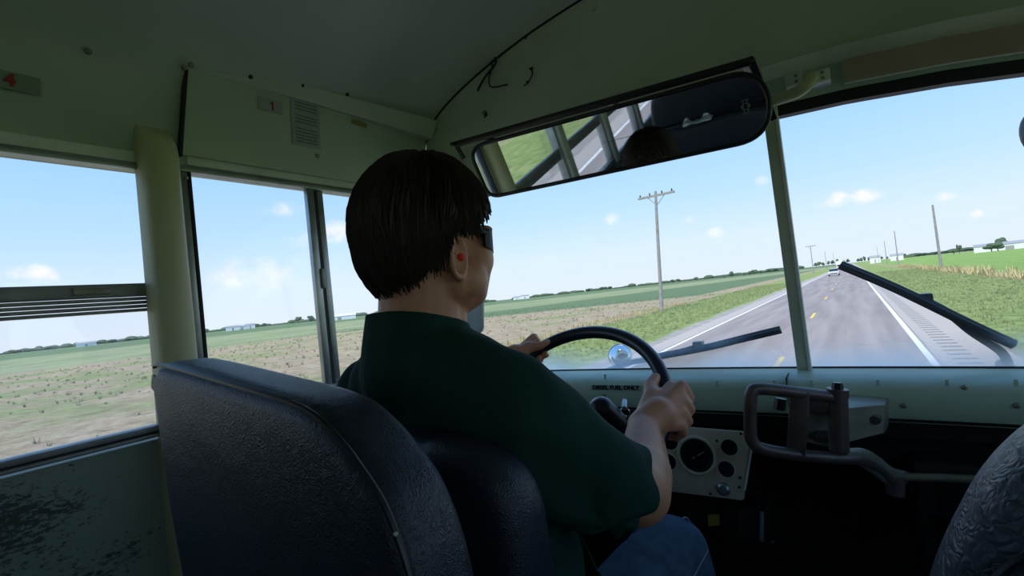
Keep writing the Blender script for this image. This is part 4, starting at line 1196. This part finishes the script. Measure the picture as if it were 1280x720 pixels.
# find where the left hand holds the rim
aL = min((abs(proj(rim(math.radians(d)))[0]-672)+abs(proj(rim(math.radians(d)))[1]-440), math.radians(d)) for d in range(90, 180))[1]
aR = math.radians(2)
def hand(mb, a, sgn, wrist_dir, s=1.0, ko=.031):
    """hand closed around the rim at angle a; sgn=+1 right hand (index towards the top)."""
    Pg = rim(a); O = (Pg-WC).normalized(); T = (wv_*math.cos(a)-wu_*math.sin(a)).normalized()*sgn; B = wN
    f = lambda o, t, b_: Pg + O*(o*s) + T*(t*s) + B*(b_*s)
    tips = []
    for i, (t0, L, r) in enumerate([(.036, 1.0, .0102), (.013, 1.08, .0106), (-.010, 1.02, .0102), (-.031, .86, .0090)]):
        k = f(ko, t0, .026-.004*i); p1 = f((ko+.003)*L, t0-.001, -.010); p2 = f(.012, t0-.002, -.030*L); p3 = f(-.016, t0-.002, -.022*L); p4 = f(-.022, t0-.002, -.006)
        mb.rcone(k, r*1.22*s, p1, r*1.08*s, 12); mb.rcone(p1, r*1.08*s, p2, r*s, 12); mb.rcone(p2, r*s, p3, r*.92*s, 12); mb.rcone(p3, r*.92*s, p4, r*.85*s, 12)
        W = f(*wrist_dir)
        mb.rcone(k, r*1.25*s, k*.35+W*.65, r*1.5*s, 12)
        # pad between rim and back of hand
        mb.rcone(f(.012, t0, .027), .011*s, k*.35+W*.65, .016*s, 12)
    W = f(*wrist_dir)
    tb = f(-.012, .008, .040)
    mb.rcone(W*.8+tb*.2, .020*s, tb, .0175*s, 14)
    t1 = f(-.024, .034, .030); t2 = f(-.020, .060, .020)
    mb.rcone(tb, .0165*s, t1, .0125*s, 12); mb.rcone(t1, .0125*s, t2, .0100*s, 12)
    mb.rcone(W*.5+f(.02, 0, .03)*.5, .030*s, W, .027*s, 14)
    return W
WR3 = hand(body, aR, 1, (-.012, -.062, .062), 1.14)
body.rcone(mid_, .044, WR3, .029, 18)
WL3 = hand(body, aL+math.radians(5), -1, (-.030, -.070, .055), .92, .026)
body.rcone(SH_L, .058, EL_L, .044, 16); body.rcone(EL_L, .043, WL3, .028, 16)
# legs
KN_R, KN_L = V(-.362, .965, -.565), V(-.72, 1.0, -.60)
AN_R, AN_L = V(-.36, 1.18, -1.11), V(-.70, 1.12, -1.14)
for hp_, kn, an in ((HP+V(.09, .02, -.02), KN_R, AN_R), (HP+V(-.09, .02, -.02), KN_L, AN_L)):
    body.rcone(hp_, .095, kn, .062, 18); body.rcone(kn, .060, an, .042, 16)
    body.rcone(an+V(0, 0, -.03), .038, an+V(0, .14, -.07), .028, 12)
bo = body.build('body', M['skin'], drv, remesh=.0042, sm=5, ang=180)

# shirt
ax_e = (EL_R-SH_R).normalized()
sh = MB()
sh.rcone(SH_L*.78+SH_R*.22+V(0, -.005, .022), .076, SH_R*.82+SH_L*.18+V(0, -.005, .018), .074, 22)
sh.rcone(NB_+V(0, 0, -.01), .080, SH_R+V(-.035, 0, .014), .076, 22); sh.rcone(NB_+V(0, 0, -.01), .080, SH_L+V(.05, 0, .008), .070, 22)
sh.rcone(SH_R+V(-.012, 0, -.004), .074, SH_R*.45+EL_R*.55+V(0, -.006, -.012), .069, 22)
sh.rcone(SH_R+V(-.02, 0, -.05), .080, SH_R*.5+EL_R*.5+V(0, -.006, -.026), .066, 22)
sh.rcone(SH_R*.45+EL_R*.55+V(0, -.006, -.012), .069, EL_R+ax_e*.01, .053, 22)
sh.rcone(SH_L, .070, SH_L*.4+EL_L*.6, .066, 22); sh.rcone(SH_L*.4+EL_L*.6, .066, EL_L, .062, 22)
sh.sphere(V(-.555, .548, -.30), (.210, .130, .20), None, 26, 16); sh.sphere(V(-.54, .575, -.47), (.232, .170, .19), None, 26, 16); sh.sphere(V(-.530, .585, -.64), (.240, .175, .15), None, 26, 16)
sh.rcone(NB_+V(0, -.006, -.03), .090, NB_+V(.003, .002, .055), .080, 24)
so = sh.build('shirt', M['shirt'], drv, remesh=.006, sm=9, ang=180)
bm = bmesh.new(); bm.from_mesh(so.data)
def cut(bm, center, axis, rad, axis_line):      # open the shell beyond a plane, only near a limb
    axis = V(axis).normalized(); a, b_ = V(axis_line[0]), V(axis_line[1])
    def near(p):
        d = (b_-a).normalized(); t = (p-a).dot(d); return (p-(a+d*t)).length < rad and t > 0
    fs = [f for f in bm.faces if near(f.calc_center_median())]
    geom = list({v for f in fs for v in f.verts})+list({e for f in fs for e in f.edges})+fs
    res = bmesh.ops.bisect_plane(bm, geom=geom, plane_co=center, plane_no=axis, clear_outer=False)
    kill = [f for f in bm.faces if near(f.calc_center_median()) and (f.calc_center_median()-V(center)).dot(axis) > 0]
    bmesh.ops.delete(bm, geom=kill, context='FACES')
ax = (EL_R-SH_R).normalized()
cut(bm, EL_R-ax*.030, (ax+V(-.10, .05, .05)), .16, (SH_R+ax*.08, EL_R))
ax2 = (EL_L-SH_L).normalized(); cut(bm, EL_L-ax2*.02, ax2, .14, (SH_L+ax2*.08, EL_L))
nd = V(.02, -.03, 1).normalized() if 0 else (V(.0, .30, 1)).normalized()
cut(bm, NB_+V(0, -.02, .060), nd, .16, (NB_-V(0, 0, .02), NB_+V(0, 0, .2)))
# folds
bm.verts.index_update(); nn = [v.normal.copy() for v in bm.verts]
for v in bm.verts:
    p = v.co
    k = noise.noise(p*9)*.006 + noise.noise(V(p.x*22, p.y*22, p.z*7))*.0035
    # drag folds from armpit
    d = (p-(SH_R+V(-.02, 0, -.12))).length
    k += .005*math.sin(70*(p.x+.7*p.z))*math.exp(-(d/.14)**2)
    # flutter the sleeve hem
    dh = (p-EL_R).length
    if dh < .16:
        v.co = p + (p-EL_R-ax*(p-EL_R).dot(ax)).normalized()*(.012*math.sin(6*math.atan2((p-EL_R).z, (p-EL_R).x)))*max(0, 1-dh/.16)
    v.co = v.co + nn[v.index]*k
bm.to_mesh(so.data); bm.free()
md_ = so.modifiers.new('s', 'SOLIDIFY'); md_.thickness = .003; md_.offset = 0; bake(so); so.data.shade_smooth()
# jeans
jn = MB()
for hp_, kn, an in ((HP+V(.09, .02, -.02), KN_R, AN_R), (HP+V(-.09, .02, -.02), KN_L, AN_L)):
    jn.rcone(hp_, .108, kn+V(0, 0, .006), .080, 22); jn.rcone(kn+V(0, 0, .006), .078, an+V(0, 0, .05), .062, 22)
jn.sphere(HP, (.195, .16, .12), None, 24, 14)
jo = jn.build('jeans', M['jeans'], drv, remesh=.007, sm=6, ang=180)
nrms = [V(v.normal) for v in jo.data.vertices]
for v, nv_ in zip(jo.data.vertices, nrms):
    p = v.co; v.co = p + nv_*(noise.noise(p*14)*.005+noise.noise(V(p.x*8, p.y*30, p.z*8))*.003)
# seam stitching along the outer thigh
mb = MB(); st = []
for i in range(24):
    t_ = i/23; base = HP+V(.09, .02, -.02); q = base.lerp(KN_R, t_); r_ = .108+(.080-.108)*t_
    st.append(q+V(r_*.93+.003, 0, r_*.42))
mb.tube(st, .0014, 5); 
ks = [KN_R+V(0, .078*math.sin(a), .006+.078*math.cos(a))+V(.030, 0, 0) for a in [PI*.05+PI*.55*k/12 for k in range(13)]]
mb.tube(ks, .0014, 5); mb.build('seam_stitching', M['stitch'], drv)
for an in (AN_R, AN_L):
    s_ = MB(); s_.rcone(an+V(0, -.02, -.03), .048, an+V(0, .15, -.065), .040, 16); s_.box(an.x-.045, an.x+.045, an.y-.06, an.y+.19, FZ+.0, FZ+.03)
    s_.build('shoe', M['shoe'], drv, remesh=.006, sm=3)

# hair: a thick cap plus many strands
def hair_low(az):      # lowest elevation (deg) of hair as a function of |azimuth| from the face
    return lerp_tab([(0, 24), (35, 21), (52, 14), (66, 4), (78, -6), (86, -14), (96, -8), (106, -14), (116, -34), (135, -43), (160, -47), (180, -47)], abs(az))
def hair_r(az, el):
    d = V(math.sin(math.radians(az))*math.cos(math.radians(el)), math.cos(math.radians(az))*math.cos(math.radians(el)), math.sin(math.radians(el)))
    # ellipsoid radii of hair envelope
    back = max(0, -d.y)
    ax_, ay_, az_ = .098, .114, .122
    if d.y < 0: ay_ = .122
    if d.z < 0: az_ = .150
    r = 1/math.sqrt((d.x/ax_)**2+(d.y/ay_)**2+(d.z/az_)**2)
    return d, r
HO = V(0, -.012, .022)
def hair_pt(az, el, k=1.0, extra=0.):
    d, r = hair_r(az, el); return hl(*(HO + d*(r*k+extra)))
hm = MB(); NA = 96; NE = 26
outer_, inner_ = [], []
for i in range(NA):
    az = -180+360*i/NA; lo = hair_low(az) + 2.5*math.sin(i*2.7)+2*math.sin(i*1.3)
    ro, ri = [], []
    for j in range(NE+1):
        el = 90+(lo-90)*j/NE
        rip = .0022*math.sin(az*.9+3*math.sin(el*.05)) + .003*noise.noise(V(az*.06, el*.03, 0))
        edge = j/NE
        ro.append(hair_pt(az, el, 1, rip-.012*max(0, edge-.85)/.15)); ri.append(hair_pt(az, el, .80))
    outer_.append(ro+ri[::-1])
rows = outer_+[outer_[0]]
hm.grid(rows)
ho = hm.build('hair', M['hair'], drv, ang=180)
hs = MB(); rh = random.Random(5)
for s_ in range(2600):
    az = rh.uniform(-180, 180); lo = hair_low(az)
    e0 = rh.uniform(lo+10, 88); e1 = max(lo-rh.uniform(-2, 7), e0-rh.uniform(35, 70))
    dz = rh.uniform(-10, 10); k = 6; pts = []
    lift = rh.uniform(-.001, .004)
    for i in range(k+1):
        t_ = i/k; pts.append(hair_pt(az+dz*t_, e0+(e1-e0)*t_, 1, lift*math.sin(t_*PI)+.0008 + (.002 if t_ == 1 and rh.random() < .3 else 0)))
    hs.tube(pts, [.0004+.0016*math.sin(PI*min(.92, max(.08, i/k))) for i in range(k+1)], 3, caps=False)
hs.build('hair_strands', M['hair'], ho)
# small tuft sticking out at the nape
hs = MB()
for s_ in range(130):
    az = rh.choice((-1, 1))*rh.uniform(128, 180); lo = hair_low(az)
    p0 = hair_pt(az, lo+14); p1 = hair_pt(az, lo+3, 1, .001); p2 = hair_pt(az, lo-rh.uniform(3, 9), 1, rh.uniform(-.016, -.004))
    hs.tube([p0, p1, p2], [.0016, .0018, .0004], 3, caps=False)
hs.build('nape_strands', M['hair'], ho)
seat_root(drv, (HP.x, HP.y, FZ))

# sunglasses and a red bead that puts the ear's glow into colour
sg = thing('sunglasses', 'black wraparound sunglasses worn by the driver', 'sunglasses')
for sx in (-1, 1):
    rr = []
    for j in range(7):
        z = .024 - .048*j/6; r_ = []
        for i in range(11):
            t_ = i/10; a = math.radians(4+70*t_); rad = .089
            hgt = 1-(2*abs(j/6-.5))**4*.15
            r_.append(hl(sx*rad*math.sin(a)*.90, .020+rad*math.cos(a)*.94, (z-.002)*(1-.38*t_) + .001))
        rr.append(r_)
    MB().grid(rr).build('lens', M['lens'], sg, solid=.0025)
    MB().tube([hl(sx*.073, .052, .010), hl(sx*.079, .03, .009), hl(sx*.082, .0, .006), hl(sx*.081, -.020, -.010)], [.005, .0035, .003, .0025], 8).build('temple_arm', M['black'], sg)
MB().tube([hl(-.007, .103, .012), hl(0, .106, .013), hl(.007, .103, .012)], .003, 8).build('bridge', M['black'], sg)
ep = MB().rcone(hl(.074, -.012, -.034), .0062, hl(.0815, -.013, -.035), .0062, 16).build('ear_glow', M['red']); tag(ep, 'bright red foam ear plug in the driver\'s right ear', 'ear glow')

# ================================================================== STEERING WHEEL
sw = thing('steering_wheel', 'large dark blue black steering wheel held by the driver', 'steering wheel')
MB().tube([rim(2*PI*k/96) for k in range(96)], RRIM, 14, closed=True, up=tuple(wN)).build('rim', M['wheel'], sw)
hub = WC - wN*.055
for a in (210, 330, 90+0):
    if a == 90: continue
    aa = math.radians(a); MB().tube([rim(aa), WC.lerp(rim(aa), .55)-wN*.03, hub+(rim(aa)-WC)*.15], [.010, .011, .014], 10, flat=.6).build('spoke', M['black'], sw)
MB().tube([hub-wN*.02, hub+wN*.012, hub+wN*.022], [.050, .048, .034], 28).build('horn_hub', M['black'], sw)
MB().tube([hub-wN*.02, hub-wN*.12], [.034, .030], 20).build('column_collar', M['black'], sw)
MB().tube([hub-wN*.12, hub-wN*1.05+V(0, 0, .12)], [.028, .028], 18).build('steering_column', M['black'], sw)
c = atd(768, 520, 1.16)
sl = MB().rcone(atd(752, 512, 1.10), .030, atd(790, 548, 1.13), .026, 18).build('column_shroud', M['black'], sw)
kk = thing('key_ring', 'small bunch of silver keys on a ring beside the driver\'s wrist', 'keys')
kc = atd(781, 516, 1.10)
vr, vu = ray(700, 360).cross(V(0, 0, 1)).normalized(), V(0, 0, 1)
MB().tube([kc+vr*.011*math.cos(a)+vu*.011*math.sin(a) for a in [2*PI*k/20 for k in range(20)]], .0016, 6, closed=True).build('ring', M['chrome'], kk)
for k, (dx, dz) in enumerate(((.006, -.026), (-.008, -.024), (.012, -.016))):
    MB().beam(kc+vu*-.008, kc+vr*-dx+vu*dz, .009, .0018, tuple(ray(781, 516).normalized())).build('key', M['chrome'], kk, bevel=.0005)
MB().tube([kc+vu*.010, kc+V(-.01, .03, .02)], .006, 10).build('lock_barrel', M['alu'], kk)

# ================================================================== LIGHT, SKY, CAMERA
w = bpy.data.worlds.new('World'); bpy.context.scene.world = w; w.use_nodes = True; nt = w.node_tree; L = nt.links.new
bg = nt.nodes['Background']; tc = nt.nodes.new('ShaderNodeTexCoord'); sp = nt.nodes.new('ShaderNodeSeparateXYZ')
nrm = nt.nodes.new('ShaderNodeVectorMath'); nrm.operation = 'NORMALIZE'; L(tc.outputs['Generated'], nrm.inputs[0]); L(nrm.outputs[0], sp.inputs[0])
rp = nt.nodes.new('ShaderNodeValToRGB'); e = rp.color_ramp.elements
e[0].position = 0; e[0].color = (.66, .74, .86, 1); e[1].position = 1; e[1].color = (.12, .30, .72, 1)
for p, c in ((.07, (.62, .75, .90)), (.16, (.45, .67, .91)), (.30, (.30, .57, .93)), (.48, (.19, .45, .90))):
    q = e.new(p); q.color = (*c, 1)
L(sp.outputs['Z'], rp.inputs['Fac']); col = rp.outputs['Color']
# clouds
ns = nt.nodes.new('ShaderNodeTexNoise'); ns.inputs['Scale'].default_value = 26; ns.inputs['Detail'].default_value = 6; ns.inputs['Roughness'].default_value = .6
L(nrm.outputs[0], ns.inputs['Vector'])
def cloud(px, py, sx, sy, amt):
    global col
    d = ray(px, py).normalized(); r = d.cross(V(0, 0, 1)).normalized(); u = r.cross(d)
    def dot(v, s):
        n_ = nt.nodes.new('ShaderNodeVectorMath'); n_.operation = 'DOT_PRODUCT'; L(nrm.outputs[0], n_.inputs[0]); n_.inputs[1].default_value = tuple(v)
        m_ = nt.nodes.new('ShaderNodeMath'); m_.operation = 'DIVIDE'; L(n_.outputs['Value'], m_.inputs[0]); m_.inputs[1].default_value = s
        p_ = nt.nodes.new('ShaderNodeMath'); p_.operation = 'POWER'; ab = nt.nodes.new('ShaderNodeMath'); ab.operation = 'ABSOLUTE'; L(m_.outputs[0], ab.inputs[0]); L(ab.outputs[0], p_.inputs[0]); p_.inputs[1].default_value = 2
        return p_.outputs[0], n_.outputs['Value']
    a, _ = dot(r, sx/F); b_, _ = dot(u, sy/F)
    s_ = nt.nodes.new('ShaderNodeMath'); s_.operation = 'ADD'; L(a, s_.inputs[0]); L(b_, s_.inputs[1])
    n3 = nt.nodes.new('ShaderNodeMath'); n3.operation = 'MULTIPLY_ADD'; n3.inputs[1].default_value = 5.0; L(ns.outputs['Fac'], n3.inputs[0]); n3.inputs[2].default_value = -2.6
    s2 = nt.nodes.new('ShaderNodeMath'); s2.operation = 'SUBTRACT'; L(s_.outputs[0], s2.inputs[0]); L(n3.outputs[0], s2.inputs[1])
    _, dd = dot(d, 1)
    fr = nt.nodes.new('ShaderNodeMath'); fr.operation = 'GREATER_THAN'; L(dd, fr.inputs[0]); fr.inputs[1].default_value = 0
    mr_ = nt.nodes.new('ShaderNodeMapRange'); mr_.interpolation_type = 'SMOOTHSTEP'; mr_.inputs['From Min'].default_value = 1.3; mr_.inputs['From Max'].default_value = -.9
    mr_.inputs['To Min'].default_value = 0; mr_.inputs['To Max'].default_value = amt; L(s2.outputs[0], mr_.inputs['Value'])
    ml = nt.nodes.new('ShaderNodeMath'); ml.operation = 'MULTIPLY'; L(mr_.outputs[0], ml.inputs[0]); L(fr.outputs[0], ml.inputs[1])
    mx = nt.nodes.new('ShaderNodeMix'); mx.data_type = 'RGBA'; L(ml.outputs[0], mx.inputs['Factor']); L(col, mx.inputs[6]); mx.inputs[7].default_value = (.92, .88, .93, 1)
    return mx.outputs[2]
for a in [(1065, 246, 34, 9, .9), (355, 261, 26, 11, .7), (420, 292, 22, 14, .8), (43, 343, 17, 8, .9), (320, 345, 50, 26, .45), (298, 355, 14, 6, .5), (765, 273, 10, 7, .6), (1184, 245, 9, 5, .7), (1220, 267, 6, 4, .7), (895, 291, 12, 6, .5), (953, 226, 8, 5, .5), (860, 275, 9, 5, .5), (380, 300, 22, 10, .35)]:
    col = cloud(*a)
L(col, bg.inputs['Color']); bg.inputs['Strength'].default_value = 1.0
sun = bpy.data.lights.new('sun', 'SUN'); sun.energy = 3.4; sun.angle = .01; sun.color = (1, .96, .88)
so_ = bpy.data.objects.new('sun', sun); C.objects.link(so_)
so_.rotation_euler = V(-.05, -.55, .83).to_track_quat('Z', 'Y').to_euler()

cam = bpy.data.cameras.new('camera'); cam.sensor_width = 36; cam.lens = F/1280*36; cam.clip_start = .02; cam.clip_end = 9000
co = bpy.data.objects.new('camera', cam); C.objects.link(co)
R = V(Xc.x, Yc.x, Zc.x); U = V(Xc.y, Yc.y, Zc.y); Fw = V(Xc.z, Yc.z, Zc.z)
co.matrix_world = Matrix(((R.x, U.x, -Fw.x, 0), (R.y, U.y, -Fw.y, 0), (R.z, U.z, -Fw.z, 0), (0, 0, 0, 1)))
bpy.data.scenes.remove(TMP)
s = bpy.context.scene; s.camera = co
s.view_settings.view_transform = 'Standard'; s.view_settings.look = 'None'; s.view_settings.gamma = 1; s.view_settings.use_curve_mapping = False
s.view_settings.exposure = 0.33
s.cycles.max_bounces = 10; s.cycles.transparent_max_bounces = 16
